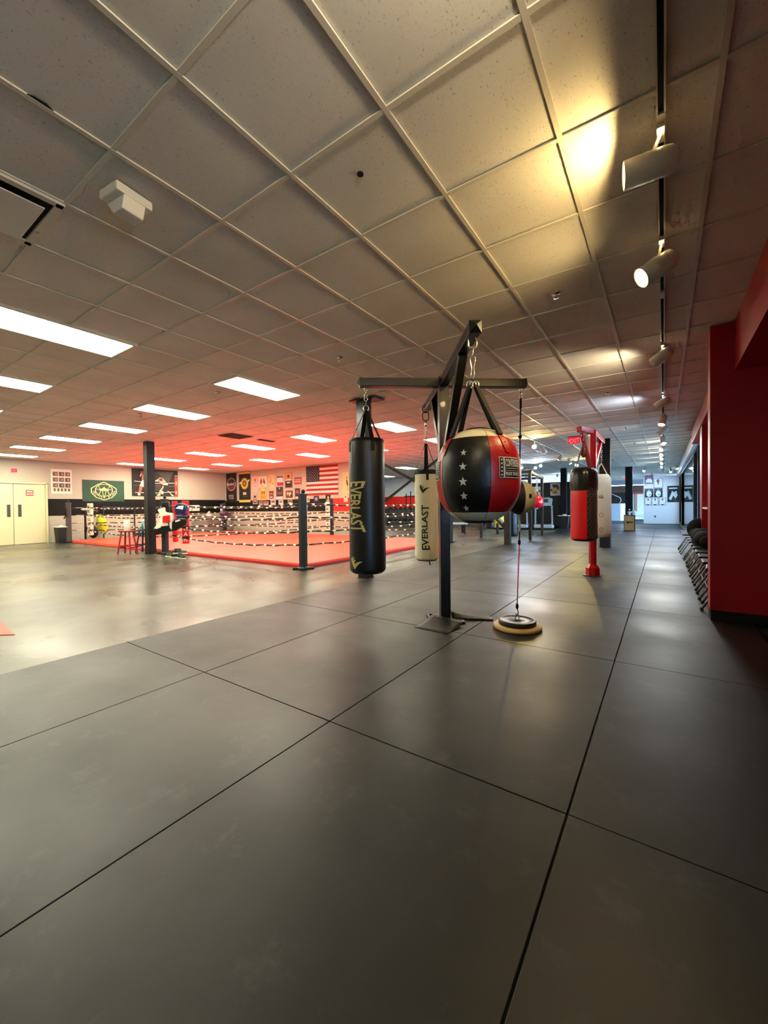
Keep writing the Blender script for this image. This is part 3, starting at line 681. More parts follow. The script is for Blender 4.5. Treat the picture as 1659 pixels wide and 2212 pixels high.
prof = bagprof(r, .60, 1.44, .07); M_rbag = mat('red_bag_vinyl', 'D40A0A', .35, var=.08)
seam = fa+.235
b.lathe(prof, 96, None, seam-PI, seam+PI, pick=lambda i, a: M_vinyl if i < 5 else (M_rbag if a < seam else M_ink)); link('body', b, t)
b = B(M_vinyl); b.lathe([(r*1.0, 1.40), (r*1.02, 1.47), (r*1.03, 1.55), (r*1.0, 1.66), (r*.92, 1.73), (r*.7, 1.765), (0, 1.77)], 60)
for v in b.bm.verts:
    a = math.atan2(v.co.y, v.co.x); k = 1+.018*math.sin(a*17+v.co.z*9)+.012*math.sin(a*29); v.co.x *= k; v.co.y *= k
link('top_wrap', b, t, label='crinkled black vinyl top')
b = B(flat('C8B8B4'))
for i in range(26):
    for j in range(11):
        zz = .66+i*.0305+(.008 if j % 2 else 0); u = .014+j*.0285+(i % 3)*.0095
        if u > .29: continue
        fx = lambda uu, vv, z: cylwrap(r*1.0, 0, seam)(uu, vv, z)
        P = [(u-.006, zz+.008), (u-.002, zz+.010), (u+.007, zz-.006), (u+.003, zz-.008)]; b.poly([fx(*q_, .001) for q_ in P])
link('dash_print', b, t, label='diagonal rows of pale dashes')
for k in (-1, 1):
    b = B(mat('brown_strap', '3A2A14', .5)); s = Vector((cy_, sy_, 0))
    b.strip([s*(.02*k)+Vector((0, 0, 2.10)), s*(.14*k)+Vector((0, 0, 1.72)), s*(.18*k)+Vector((0, 0, 1.66))], .05, (sy_, -cy_, 0)); link('strap', b, t)
b = B(mat('brown_leather', '5A2A1C', .45)); b.ball((0, 0, 2.02), .05, (.9, .5, 1.9), 10); link('pad', b, t, label='brown leather pad with rivets')
b = B(M_chrome); b.link((0, 0, 2.30), (0, 0, 1), (cy_, sy_, 0), .1, .09, .005); b.cyl((0, 0, 2.26), (0, 0, 2.14), .006, 8); b.link((0, 0, 2.12), (0, 0, 1), (cy_, sy_, 0), .05, .05, .005); link('hook', b, t)
x, y = -.985, 8.78; fa = facing(x, y)
t = thing('canvas_bag', 'cream canvas bag with red target rings on the far arm of the red stand', 'punching bag', (x, y, 0)); r = .17
b = B(M_canvas); b.lathe([(0, .535), (.10, .54), (.15, .57), (.17, .65), (.172, .9), (.17, 1.3), (.172, 1.55), (.165, 1.68), (.12, 1.75), (0, 1.76)], 40); link('body', b, t)
for k in (-1, 1):
    b = B(M_canvas); s = Vector((cy_, sy_, 0)); b.strip([Vector((0, 0, 1.97)), s*(.12*k)+Vector((0, 0, 1.74))], .035, (sy_, -cy_, 0)); link('strap', b, t)
b = B(mat('dull_chain', '8C8878', .4, .8)); b.chain((0, 0, 2.34), (0, 0, 1.96), 9, .03, .006); link('chain', b, t)
b = B(mat('rust_ink', 'A05038', .6)); fx = cylwrap(r+.003, 0, fa-.02)
for zz in (.98, .70): b.tube([fx(.034*math.cos(a), zz+.038*math.sin(a), 0) for a in (2*PI*i/20 for i in range(20))], .004, 5, True)
for P in (((-.05, 1.33), (.02, 1.35)), ((.02, 1.35), (.03, 1.29)), ((-.05, 1.31), (.03, 1.29))): b.use(M_ink).tube([fx(*P[0], 0), fx(*P[1], 0)], .002, 4)
b.use(M_ink); b.text('slast', (0, 0, .08, .03), 0, lambda u, v, z: fx(-.04+u, 1.305+v*.8, 0), .02); link('print', b, t, label='red rings and faded black print')
# ------------------------------------------------------------------ boxing rings
xa, xm, xb, y0, y1 = -17.78, -10.76, -5.66, 5.47, 11.95
def rmat(lab, x0, x1, nm):
    q = B(M_canv_red)
    ya, yb = y0+.15, y1+.1
    q.box(((x0+x1)/2, (ya+yb)/2, .045), (x1-x0, yb-ya, .09)); return tag(link('ring_mat', q, bevel=.018), lab, 'ring mat')
rmat('red vinyl floor of the right-hand ring, nearest the black column', xm+.02, xb-.05, 1); rmat('red vinyl floor of the left-hand ring, behind the stools', xa+.2, xm-.02, 1)
b = B(mat('mat_skirt', 'A01018', .5)); b.box(((xm+xb)/2, y0+.135, .02), (xb-xm, .03, .04)); b.box((xb-.03, (y0+y1)/2+.1, .02), (.03, y1-y0, .04))
tag(link('mat_skirt', b), 'dark red skirt edging the right-hand ring floor', 'ring skirt')
def rpost(x, y, lab, h=1.44, plate=True, m=M_gmetal):
    t = thing('ring_post', lab, 'ring post', (x, y, 0), 0, 'ring corner posts')
    q = B(m); q.lathe([(.085, 0), (.085, h-.02)], 8, Matrix.Rotation(PI/8, 4, 'Z'), smooth=False); q.lathe([(.1, h-.03), (.1, h), (.05, h+.01), (0, h+.01)], 8, Matrix.Rotation(PI/8, 4, 'Z'), smooth=False); link('shaft', q, t)
    q = B(M_bmetal); q.ball((.02, 0, h+.05), .04, n=8); q.cyl((0, 0, h), (0, 0, h+.05), .02, 8); link('knob', q, t)
    if plate:
        q = B(M_bmetal)
        for k in range(4):
            a = PI/4+k*PI/2; q.extr([(.09, -.05), (.20, -.03), (.20, .03), (.09, .05)], 0, .04, lambda u, v, z, a=a: (u*math.cos(a)-v*math.sin(a), u*math.sin(a)+v*math.cos(a), z))
        q.lathe([(0, .0), (.12, 0), (.11, .05), (.08, .06)], 12); link('base', q, t)
    return t
PC = [(xb, y0, 'grey octagonal ring post nearest the camera, at the ring corner', (-1, 1)), (xm, y0, 'ring post draped with training pads, beside the black column', (1, 1)), (xa, y0+.12, 'grey ring post at the far left corner beside the waste bin', (1, 1)),
      (xb, y1, 'ring post seen below the ball bag at the right rear corner', (-1, -1)), (xm, y1, 'ring post behind the white pad below the flag', (-1, -1)), (xa, y1, 'ring post behind the blue pad under the round-logo banner', (1, -1))]
ZR = (1.255, .985, .70, .44)
for i, (x, y, lab, d) in enumerate(PC):
    t = rpost(x, y, lab, m=M_gmetal if i != 2 else mat('post_sleeve', '4A423E', .7))
    for sx in ((-1, 1) if i in (1, 4) else (d[0],)):
        for z in ZR:
            q = B(M_chrome); q.cyl((.08*sx, .08*d[1], z), (.36*sx, .36*d[1], z), .012, 8); link('turnbuckle', q, t)
if True:
    b = B(M_strap); b.strip([(xa+.09, y0+.0, 1.3), (xa+.08, y0+.02, 1.0), (xa-.06, y0+.0, .86)], .06, (1, .3, 0)); tag(link('hanging_strap', b), 'black cloth strap wound round the far left ring post', 'strap')
def pad(x, y, m, lab, txt=None, ink=None, rz=0, z0=.27, z1=1.39):
    t = thing('corner_pad', lab, 'corner pad', (x, y, 0), rz, 'ring corner pads')
    q = B(m); q.extr([(-.075, -.06), (.075, -.06), (.085, 0), (.075, .06), (-.075, .06), (-.085, 0)], z0, z1); link('cushion', q, t, bevel=.015)
    for z in ZR: q = B(M_strap); q.box((0, 0, z), (.18, .13, .035)); link('rope_sleeve', q, t)
    if txt:
        q = B(ink); n = len(txt)
        for k, c in enumerate(txt):
            zc = z1-.14-(z1-z0-.25)*k/(n-1)
            q.text(c, (-.05, zc-.05, .05, zc+.05), 0, lambda u, v, z: (u, -.064, v))
        link('lettering', q, t, label='vertical printed lettering')
    return t
M_padr = mat('pad_red', 'D00A12', .4, var=.06); M_padw = mat('pad_white', 'E2D9BE', .5, var=.05); M_padb = mat('pad_blue', '20205A', .5)
o = .30
pad(xm+o+.17, y0+o, M_padr, 'bright red corner pad on the right of the hanging training gear', 'REVGEAR', M_padw, .95)
pad(xm-o-.04, y0+o+.15, M_padr, 'red corner pad showing behind the hanging blue mitts', None, None, -.3)
pad(xb-o, y0+o, M_padw, 'white corner pad hidden just behind the nearest ring post', None, None, .6)
pad(xa+.52, y0+.62, M_padw, 'white corner pad at the far left ring corner below the green flag', 'REVGEAR', M_ink, .5, .25, 1.42)
pad(xa+.45, y1-.45, M_padb, 'dark blue corner pad with white letters at the rear left corner', 'REVGEAR', M_padw, .75)
pad(xm+.12, y1-.35, M_padw, 'white corner pad with black letters below the flag', 'REVGEAR', M_ink, .65)
pad(xb-.3, y1-.3, M_padb, 'dark corner pad at the right rear corner behind the ball bag', None, None, .6)
def rope(p, q, z, lab, k):
    p, q = Vector((*p, z)), Vector((*q, z)); L = (q-p).length; n = int(L/.09); pts = []; sag = .05+.03*random.random()
    for i in range(n+1):
        u = i/n; v = p.lerp(q, u); v.z -= sag*4*u*(1-u); v.z += .006*math.sin(u*40+k); pts.append(v)
    rr = [.017+.004*math.sin(i*1.9+k) for i in range(n+1)]
    b = B(M_rope); b.tube(pts, rr, 7); o_ = tag(link('ring_rope', b), lab, 'ring rope', 'boxing ring ropes')
    s = random.random()*.3; step = .36
    while s < L-.1:
        i = int(s/L*n); v, w = pts[i], pts[min(i+1, n)]; b = B(M_tape); b.tube([v, v.lerp(w, .8)], .0225, 7); link('tape_band', b, o_, label='white tape band'); s += step*(.8+.4*random.random())
c = .30
sides = [((xm+c, y0+c*.7), (xb-c, y0+c*.7), 'front side of the right-hand ring'), ((xb-c*.8, y0+c), (xb-c*.8, y1-c), 'right side of the right-hand ring'), ((xm+c, y1-c), (xb-c, y1-c), 'rear side of the right-hand ring'), ((xm, y0+c), (xm, y1-c), 'dividing side between the two rings'),
         ((xa+.6, y0+.5), (xm-c, y0+c*.9), 'front side of the left-hand ring'), ((xa+.55, y0+.6), (xa+.45, y1-.5), 'left side of the left-hand ring'), ((xa+.5, y1-c*1.2), (xm-c*.2, y1-c), 'rear side of the left-hand ring')]
for k, (p, q, s) in enumerate(sides):
    for z, w in zip(ZR, ('topmost', 'second highest', 'second lowest', 'lowest')): rope(p, q, z, '%s black rope with white bands, %s' % (w, s), k+z*7)
# gear hung on the middle ring post
gx, gy = xm, y0-.14
Rg = lambda dx, dy, dz: (gx+dx*cy_, gy+dx*sy_+dy, dz)
def lump(name, lab, cat, pts, th, m, dx, z, dy=0, extra=None, rot=0, grp=None):
    t = thing(name, lab, cat, (gx+dx*cy_, gy+dx*sy_+dy, z), yaw, grp)
    q = B(m); ca, sa = math.cos(rot), math.sin(rot); q.extr([(x*ca-y*sa, x*sa+y*ca) for x, y in pts], -th/2, th/2, lambda x, y, zz: (x, zz, y)); link('body', q, t, bevel=min(.03, th*.35))
    if extra: extra(t)
    return t
def rect(w, h): return [(-w/2, -h/2), (w/2, -h/2), (w/2, h/2), (-w/2, h/2)]
def ex1(t):
    q = B(M_padr); q.extr([(-.06, -.09), (.12, -.09), (.12, .10), (-.06, .07)], 0, .02, lambda x, y, z: (x+.02, -.085-z, y+.0)); link('centre_patch', q, t, label='red centre patch', bevel=.008)
lump('body_protector', 'white body protector with a red centre hanging on the ring post', 'training pad', [(-.32, -.27), (-.1, -.2), (.16, -.16), (.2, .0), (.18, .14), (-.0, .17), (-.02, .3), (-.2, .24), (-.12, .08), (-.16, -.08)], .13, M_padw, .34, .93, -.16, ex1)
lump('duffel_roll', 'black flared pad slung over the top of the gear ring post', 'training pad', [(-.09, .17), (.09, .17), (.2, -.28), (-.05, -.28)], .12, M_vinyl, .26, 1.2, -.08)
def ex2(t):
    q = B(flat('D8DCE0')); q.extr([(-.1, -.02), (-.02, .05), (.1, .05), (.08, -.05), (.0, -.03)], 0, .01, lambda x, y, z: (x, -.095-z, y+.05)); link('print', q, t, label='white print')
lump('focus_mitt', 'upper shiny navy blue focus mitt hanging beside the red corner pad', 'training pad', [(-.16, .0), (-.13, .13), (0, .18), (.13, .13), (.16, 0), (.12, -.13), (-.12, -.13)], .16, mat('mitt_blue', '0C1C4C', .3, var=.1), .68, 1.16, -.1, ex2, grp='blue mitts')
lump('focus_mitt', 'lower navy blue mitt hanging under the upper one', 'training pad', [(-.13, .1), (.14, .1), (.15, -.05), (.08, -.16), (-.1, -.14)], .12, mat('mitt_blue2', '0B1640', .35), .66, .92, -.08, grp='blue mitts')
def ex3(t):
    q = B(flat('D6D0C4')); 
    for (xx, yy) in ((-.26, -.07), (.24, .1)): q.extr([(xx-.06, yy-.02), (xx+.06, yy+.02), (xx+.05, yy+.06), (xx-.07, yy+.02)], 0, .006, lambda x, y, z: (x, -.078-z, y))
    q.extr([(-.10, .10), (.09, .15), (.08, -.11)], 0, .006, lambda x, y, z: (x, -.078-z, y)); link('print', q, t, label='white triangle and name bars')
    q = B(M_ink); q.extr([(-.055, .09), (.05, .12), (.05, .095), (.01, .085), (.035, -.04), (.01, -.05), (-.015, .08), (-.05, .07)], 0, .004, lambda x, y, z: (x, -.086-z, y)); link('emblem', q, t, label='black letter T')
lump('belly_pad', 'wide curved black belly pad with white triangle on the ring post', 'training pad', [(-.43, -.15), (-.36, -.25), (-.1, -.17), (.15, -.14), (.42, .02), (.44, .18), (.2, .2), (.1, .1), (-.1, .09), (-.4, -.03)], .13, M_vinyl, .42, .76, -.14, ex3)
# shoes on the floor
def shoe(x, y, z, rz, m, lab):
    t = thing('shoe', lab, 'shoe', (x, y, z), rz, 'shoes by the ring')
    q = B(flat('C8C8B0')); q.extr([(-.14, -.04), (-.05, -.035), (.08, -.05), (.15, -.02), (.15, .02), (.08, .05), (-.05, .035), (-.14, .04)], 0, .025); link('sole', q, t, bevel=.006)
    q = B(m); q.ball((.05, 0, .045), .06, (1.6, .75, .65), 10); q.ball((-.06, 0, .065), .055, (1.35, .7, 1.0), 10); link('upper', q, t)
    q = B(M_ink); q.tube([(-.09, .02, .12), (-.03, .03, .115), (-.03, -.03, .115), (-.09, -.02, .12)], .01, 6, True); link('collar', q, t)
mg = mat('shoe_green', '2E4A2C', .6); mk = mat('shoe_black', '121512', .55)
shoe(-9.98, 5.42-.22, 0, .3, mg, 'green shoe lying lowest left in the pile beside the ring post'); shoe(-9.7, 5.20, 0, .9, mk, 'black shoe with pale sole in the middle of the pile by the ring'); shoe(-9.42, 5.16, 0, .1, mk, 'black shoe at the right end of the pile by the ring')
shoe(-9.74, 5.23, .10, 2.2, mk, 'black shoe on top left of the shoe pile'); shoe(-9.56, 5.24, .10, .5, mg, 'green shoe on top right of the shoe pile')
# stools
def stool(x, y, m, lab, rz):
    t = thing('stool', lab, 'stool', (x, y, 0), rz, 'wooden stools')
    q = B(m); q.box((0, 0, .60), (.34, .24, .035)); link('seat', q, t, bevel=.01)
    for i in (-1, 1):
        for j in (-1, 1): q = B(m); q.bar((i*.11, j*.07, .59), (i*.18, j*.13, 0), .04, .04); link('leg', q, t)
    for j in (-1, 1): q = B(m); q.bar((-.155, j*.105, .22), (.155, j*.105, .22), .025, .035); link('rung', q, t)
    for i in (-1, 1): q = B(m); q.bar((i*.16, -.1, .17), (i*.16, .1, .17), .025, .035); link('rung', q, t)
stool(-11.75, 4.98, mat('stool_red', '9A1410', .45), 'dark red wooden stool left of the dark column', .5); stool(-11.74, 5.42, mat('stool_blue', '14204A', .45), 'dark blue wooden stool half behind the dark column', .5)
b = B(M_whitep); b.lathe([(.0, 0), (.072, 0), (.074, .004), (.074, .276), (.07, .28), (.022, .28), (.02, .2), (0, .2)], 28); tag(link('paper_towel_roll', b, loc=(-11.76, 4.98, .618)), 'white paper towel roll standing on the red stool', 'paper roll')
t = thing('wipes_tub', 'teal and white wipes tub on the blue stool', 'tub', (-11.74, 5.42, .618)); b = B(mat('teal_tub', '2A8A86', .4)); b.lathe([(0, 0), (.08, 0), (.08, .22), (0, .22)], 24); link('tub', b, t); b = B(M_whitep); b.lathe([(0, .22), (.082, .22), (.082, .26), (.03, .27), (0, .27)], 24); link('lid', b, t); b = B(M_whitep); bmesh_poly(b, [(-.05, .03), (.09, .03), (.09, .2), (-.05, .2)], cylwrap(.081, 0, facing(-11.6, 5.5)+.3)); link('wrapper', b, t, label='white label')
# waste bin by the door
def bin_(x, y, lab, s=1., rz=0):
    t = thing('waste_bin', lab, 'waste bin', (x, y, 0), rz, 'black waste bins')
    q = B(M_ink); q.extr([(-.17*s, -.13*s), (.17*s, -.13*s), (.17*s, .13*s), (-.17*s, .13*s)], 0, .56*s)
    for v in q.bm.verts:
        if v.co.z > .1: v.co.x *= 1.25; v.co.y *= 1.25
    link('body', q, t, bevel=.01)
    q = B(M_whitep); q.box((0, 0, .575*s), (.45*s, .35*s, .03)); q.ball((.02, 0, .60*s), .08*s, (1.2, 1, .6), 8); link('liner', q, t, label='white liner folded over the rim'); return t
bin_(-17.95, 5.42, 'black waste bin with white liner between cream door and ring post')
bin_(-4.0, 21.2, 'black waste bin with white rim beside the right treadmill', 1.1)
# things seen behind the left ring
t = thing('exercise_bike', 'black exercise bike with white saddle behind the far left ring post', 'exercise bike', (-18.05, 6.2, 0), .3)
b = B(M_bmetal); b.bar((0, 0, .05), (0, 0, 1.0), .05); b.box((0, 0, .03), (.5, .08, .05)); b.bar((0, 0, .35), (.4, 0, .9), .05); b.lathe([(0, -.03), (.22, -.03), (.24, 0), (.22, .03), (0, .03)], 24, Matrix.Translation((.4, 0, .35)) @ Matrix.Rotation(PI/2, 4, 'X')); link('frame', b, t)
b = B(M_whitep); b.ball((0, 0, 1.2), .13, (1.3, .8, .35), 8); link('saddle', b, t, label='white saddle')
b = B(M_chrome); b.tube([(.3, -.2, 1.1), (.45, -.15, 1.15), (.45, .15, 1.15), (.3, .2, 1.1)], .014, 8); link('handlebar', b, t)
b = B(mat('yellow_bag', 'C6CC20', .5, var=.1)); b.lathe([(0, 0), (.12, .02), (.17, .2), (.17, .45), (.12, .68), (.05, .76), (0, .76)], 24, Matrix.Rotation(.2, 4, 'X')); tag(link('gym_sack', b, loc=(-18.1, 6.85, .25)), 'bright yellow sack against the wall behind the left ring', 'sack')
b = B(M_ink); b.lathe([(.18, 0), (.36, 0), (.42, .06), (.42, .14), (.36, .2), (.2, .2)], 28); tag(link('tyre', b, loc=(-17.9, 8.3, 0)), 'black tyre lying on the floor behind the left ring', 'tyre')
b = B(M_bmetal); b.bar((-18.3, 8.05, .0), (-18.3, 8.05, 1.25), .04); b.bar((-18.3, 8.05, 1.25), (-18.3, 6.9, 1.3), .04); b.bar((-18.3, 6.9, 1.3), (-18.3, 6.9, 0), .04); tag(link('metal_rack', b), 'thin black metal rail frame standing against the left wall', 'rack')
for i, (yy, zz, m, lab) in enumerate(((10.35, 1.2, M_whitep, 'white box on the left wall just right of the red corner pad'), (10.75, 1.2, M_whitep, 'white box at the right of the pair on the left wall'))):
    t = thing('wall_box', lab, 'box', (XL+.12, yy, zz), 0, 'white wall boxes'); q = B(m); q.box((0, 0, 0), (.2, .36, .28)); link('case', q, t, bevel=.02); q = B(flat('B0A890')); q.box((.103, 0, .0), (.004, .01, .2)); link('seam', q, t)
b = B(mat('glove_purple', '3A2240', .5)); b.ball((0, 0, 0), .17, (1, 1.3, .8), 8); b.ball((.02, .2, -.06), .13, n=8); tag(link('boxing_gloves', b, loc=(-16.4, 11.0, .93)), 'dark purple gloves hung on the ropes right of the red pad', 'gloves')
b = B(mat('pink_sack', 'D8A8A0', .6)); b.ball((0, 0, 0), .3, (1, 1.2, .6), 10); tag(link('gym_sack', b, loc=(-17.6, 9.6, .28)), 'pale pink bundle lying beyond the ropes behind the belly pad', 'sack')
b = B(mat('water_jug', 'B8C0B8', .25)); b.lathe([(0, 0), (.14, 0), (.14, .3), (.05, .38), (.04, .42), (0, .42)], 20); tag(link('water_jug', b, loc=(-17.9, 11.2, .62)), 'clear water jug on a ledge in the far left corner', 'jug')
b = B(mat('ledge_grey', '8A8478', .5)); b.box((-18.1, 11.3, .31), (.5, 1.4, .62)); tag(link('low_cabinet', b, bevel=.01), 'low grey cabinet in the far left corner of the room', 'cabinet')
# red taped corner on the floor at the left edge
b = B(mat('orange_mat', 'F0563E', .5)); b.extr([(-6.5, .6), (-5.25, 1.05), (-5.10, 1.16), (-5.9, 1.22), (-6.5, 1.2)], 0, .006); tag(link('floor_mat', b), 'flat orange-red mat corner on the floor at the left edge', 'floor mat')
# ------------------------------------------------------------------ wall pictures
def pic(name, lab, cat, side, x, y, z, w, h, bg, shapes=(), texts=(), th=.008, grp=None, rot=0, frame=None, wav=0):
    q = B(flat(bg)); M = WM(side, x, y, z) @ Matrix.Rotation(rot, 4, 'Z')
    q.box((0, 0, th/2), (w, h, th)); zz = th+.0012
    if frame:
        q.use(flat(frame)); fw = .02*max(w, h)+.006
        for s in (-1, 1): q.box((s*(w/2), 0, th*.8), (fw, h+fw, th*1.6)); q.box((0, s*(h/2), th*.8), (w+fw, fw, th*1.6))
    for c, P in shapes:
        q.use(flat(c)); zz += .0006
        if P and P[0] == 'e':
            _, cx, cy, rx, ry = P[:5]; P = [(cx+rx*math.cos(2*PI*k/28), cy+ry*math.sin(2*PI*k/28)) for k in range(28)]
        elif P and P[0] == 'r':
            _, cx, cy, ww, hh = P; P = [(cx-ww/2, cy-hh/2), (cx+ww/2, cy-hh/2), (cx+ww/2, cy+hh/2), (cx-ww/2, cy+hh/2)]
        fc = q.poly([(u*w, v*h, zz) for u, v in P])
    for c, s, bx in texts:
        q.use(flat(c)); q.text(s, (bx[0]*w, bx[1]*h, bx[2]*w, bx[3]*h), zz+.001)
    o = link(name, q); o.matrix_world = M; tag(o, lab, cat, grp); return o
def boxw(a, b_, side, c, *k, **kw):   # corners in wall coords
    w, h = b_[0]-a[0], a[1]-b_[1]; mx, mz = (a[0]+b_[0])/2, (a[1]+b_[1])/2
    return (side, c, mx, mz, w, h) if side == 'L' else (side, mx, c, mz, w, h)
def LW(n, lab, cat, a, b_, *r, **k): s = boxw(a, b_, 'L', XL+.0065); return pic(n, lab, cat, *s, *r, **k)
def BW(n, lab, cat, a, b_, *r, **k): s = boxw(a, b_, 'B', YB-.0065); return pic(n, lab, cat, *s, *r, **k)
def FW(n, lab, cat, a, b_, *r, **k): s = boxw(a, b_, 'B', 28.195); return pic(n, lab, cat, *s, *r, **k)
sh = []
for i in range(3):
    for j in range(3): sh.append((random.choice(['6A4A40', '7A5A50', '5A4440']), ('r', -.29+i*.29, .3-j*.23, .25, .17))); sh.append(('A88A7C', ('e', -.29+i*.29+.03, .3-j*.23, .05, .05)))
for i in range(5): sh.append(('6A5A50', ('r', -.34+i*.17, -.34, .1, .12)))
LW('photo_poster', 'white poster with rows of small photos right of the cream door', 'poster', (5.29, 2.70), (5.93, 1.79), 'E6DCC8', sh)
# green flag with needle emblem
g = 'D8D890'; P0 = [(-.30, .17), (-.12, .33), (0, .43), (.12, .33), (.30, .17)]
sh = [(g, [(-.31, .12), (-.16, .30), (0, .44), (.16, .30), (.31, .12), (.31, -.10), (.2, -.32), (0, -.45), (-.2, -.32), (-.31, -.10)]), ('1C3A26', [(-.285, .10), (-.15, .27), (0, .40), (.15, .27), (.285, .10), (.285, -.09), (.185, -.295), (0, -.415), (-.185, -.295), (-.285, -.09)]),
      (g, ('e', 0, .03, .215, .30)), ('24482E', ('e', 0, .03, .195, .275)), (g, ('r', 0, .07, .39, .018)), (g, ('r', 0, .05, .22, .10)), ('8A9A60', ('r', 0, .03, .18, .02)), (g, [(-.06, .1), (.06, .1), (.02, .15), (-.02, .15)]), (g, [(-.006, .15), (.006, .15), (0, .25)]),
      (g, [(-.05, 0), (-.035, 0), (-.01, -.24), (-.025, -.24)]), (g, [(.05, 0), (.035, 0), (.01, -.24), (.025, -.24)]), (g, [(-.09, -.01), (-.075, -.01), (-.12, -.19), (-.135, -.17)]), (g, [(.09, -.01), (.075, -.01), (.12, -.19), (.135, -.17)]), (g, [(-.1, .11), (-.09, .1), (-.13, .23), (-.145, .22)]), (g, [(.1, .11), (.09, .1), (.13, .23), (.145, .22)])]
o = LW('wall_flag', 'dark green flag with yellow shield emblem on the left wall', 'flag', (6.26, 2.35), (7.73, 1.51), '1F4A32', sh)
# emblem letters round the lower rim
q = B(flat('E4E4B0'))
for k, c_ in enumerate('SEATTLE STORM'):
    if c_ == ' ': continue
    a = math.radians(192+k*13); ww, hh = 1.47, .84; cx, cy2 = .250*ww*math.cos(a), .03*hh+.345*hh*math.sin(a)
    tx = a+PI/2; q.text(c_, (-.026, -.032, .026, .032), 0, lambda u, v, z: (cx+u*math.cos(tx)-v*math.sin(tx), cy2+u*math.sin(tx)+v*math.cos(tx), .0235))
lo = link('lettering', q, o, label='pale letters around the emblem')
sh = [('26251F', ('r', .1, .3, .5, .3)), ('45443C', [(.02, .42), (.40, .44), (.34, .25), (.28, .02), (.22, .12), (.12, .26)]), ('32312C', [(-.02, -.02), (.1, -.05), (.12, -.3), (-.04, -.3)]),
      ('D8D0C0', [(-.45, .05), (-.3, .03), (-.3, .01), (-.45, .03)]), ('D8D0C0', [(-.05, -.01), (.42, .03), (.42, .01), (-.05, -.03)]), ('8A5050', ('r', -.1, -.11, .72, .01)), ('8A5050', [(.28, -.11), (.42, -.09), (.42, -.105), (.28, -.125)]), ('D8D0C0', [(-.44, -.36), (-.05, -.37), (.2, -.34), (.42, -.31), (.42, -.33), (.2, -.36), (-.05, -.39), (-.44, -.38)]),
      ('8A2A34', ('e', -.277, .34, .045, .08)), ('C0A8A0', [(-.345, .22), (-.31, .34), (-.29, .34), (-.32, .21)]), ('9A6A50', [(-.30, .30), (-.22, .28), (-.20, .08), (-.30, .06)]), ('E4DACA', [(-.35, -.15), (-.302, .06), (-.22, .10), (-.2, -.17)]), ('A86A48', [(-.349, -.14), (-.277, -.14), (-.30, -.27), (-.33, -.38), (-.375, -.38), (-.36, -.25)]), ('D8C8B8', ('e', -.36, -.43, .03, .05)),
      ('B0A488', [(.06, .08), (.02, .02), (.03, .14), (.086, .215), (.145, .2), (.204, .105), (.255, -.03), (.153, -.07), (.086, 0)]), ('6A3E2C', ('e', .11, .13, .04, .055)), ('D8CCB8', [(-.02, .10), (.04, .13), (.05, .09), (-.01, .04)]), ('E8E0D0', [(.17, -.02), (.255, .0), (.263, -.07), (.162, -.065)]),
      ('1C1A28', [(.162, -.065), (.263, -.07), (.292, -.30), (.153, -.29)]), ('C8B08C', [(.153, -.085), (.12, -.19), (.077, -.27), (.06, -.357), (.035, -.47), (.086, -.47), (.103, -.33), (.136, -.25), (.17, -.14)]), ('C8B08C', [(.24, -.29), (.285, -.30), (.33, -.385), (.406, -.48), (.347, -.48), (.30, -.37)]), ('DDD2C0', [(.33, -.40), (.41, -.48), (.35, -.485)]),
      ('DDD2C0', [(.11, -.30), (.15, -.29), (.16, -.41), (.11, -.42)]), ('DDD2C0', ('e', .05, -.45, .04, .03)),
      ('E8402A', ('r', .455, -.12, .07, .74)), ('C8BCB0', ('r', .455, .3, .06, .03))]
LW('boxing_banner', 'wide black banner of two fighting boxers behind the dark column', 'banner', (8.03, 2.92), (10.0, 1.74), '14120F', sh, [('F0E0C8', 'I', (.44, -.4, .465, -.3)), ('2A1010', 'O', (.435, -.25, .475, -.15)), ('F0E0C8', 'X', (.435, -.05, .475, .08))])
sh = [('C8B0A8', ('e', 0, .12, .43, .22)), ('1A1014', ('e', 0, .12, .38, .195)), ('8A2030', [(-.35, .05), (.35, .05), (.2, -.06), (-.2, -.06)]), ('7A2030', [(-.05, .18), (.05, .18), (.03, .3), (-.03, .3)])]
BW('logo_banner', 'black banner with a round red and white logo, first in the corner', 'banner', (-18.33, 2.93), (-17.48, 1.46), '1A1012', sh, [('F0E6E0', 'RWC', (-.36, .07, .38, .17)), ('B8A8A8', 'BOXING', (-.25, -.30, .2, -.23)), ('B8A8A8', 'CLUB', (-.22, -.38, .2, -.31))])
sh = [('D8B850', ('r', 0, .47, 1, .06)), ('D8B850', ('r', 0, -.46, 1, .08)), ('7A7040', ('e', 0, .12, .36, .2)), ('E0B830', ('e', 0, .12, .31, .175)), ('1A1712', ('e', 0, .12, .18, .1)), ('8A7A40', ('e', 0, .12, .13, .07)), ('D8D4C8', [(-.45, .1), (-.28, .12), (-.28, .2), (-.45, .16)]), ('D8D4C8', [(.28, .16), (.45, .2), (.45, .26), (.28, .22)]), ('C8B8B0', ('r', 0, -.21, .3, .09)), ('6A6058', ('r', .03, -.31, .4, .012))]
BW('logo_banner', 'black and gold banner with a yellow ring emblem beside the corner banner', 'banner', (-17.28, 2.93), (-16.40, 1.46), '14110C', sh)
def rnd(base, n, cs):
    r_ = []
    for _ in range(n): r_.append((random.choice(cs), ('r', random.uniform(-.3, .3), random.uniform(-.36, .36), random.uniform(.15, .45), random.uniform(.05, .18))))
    return r_
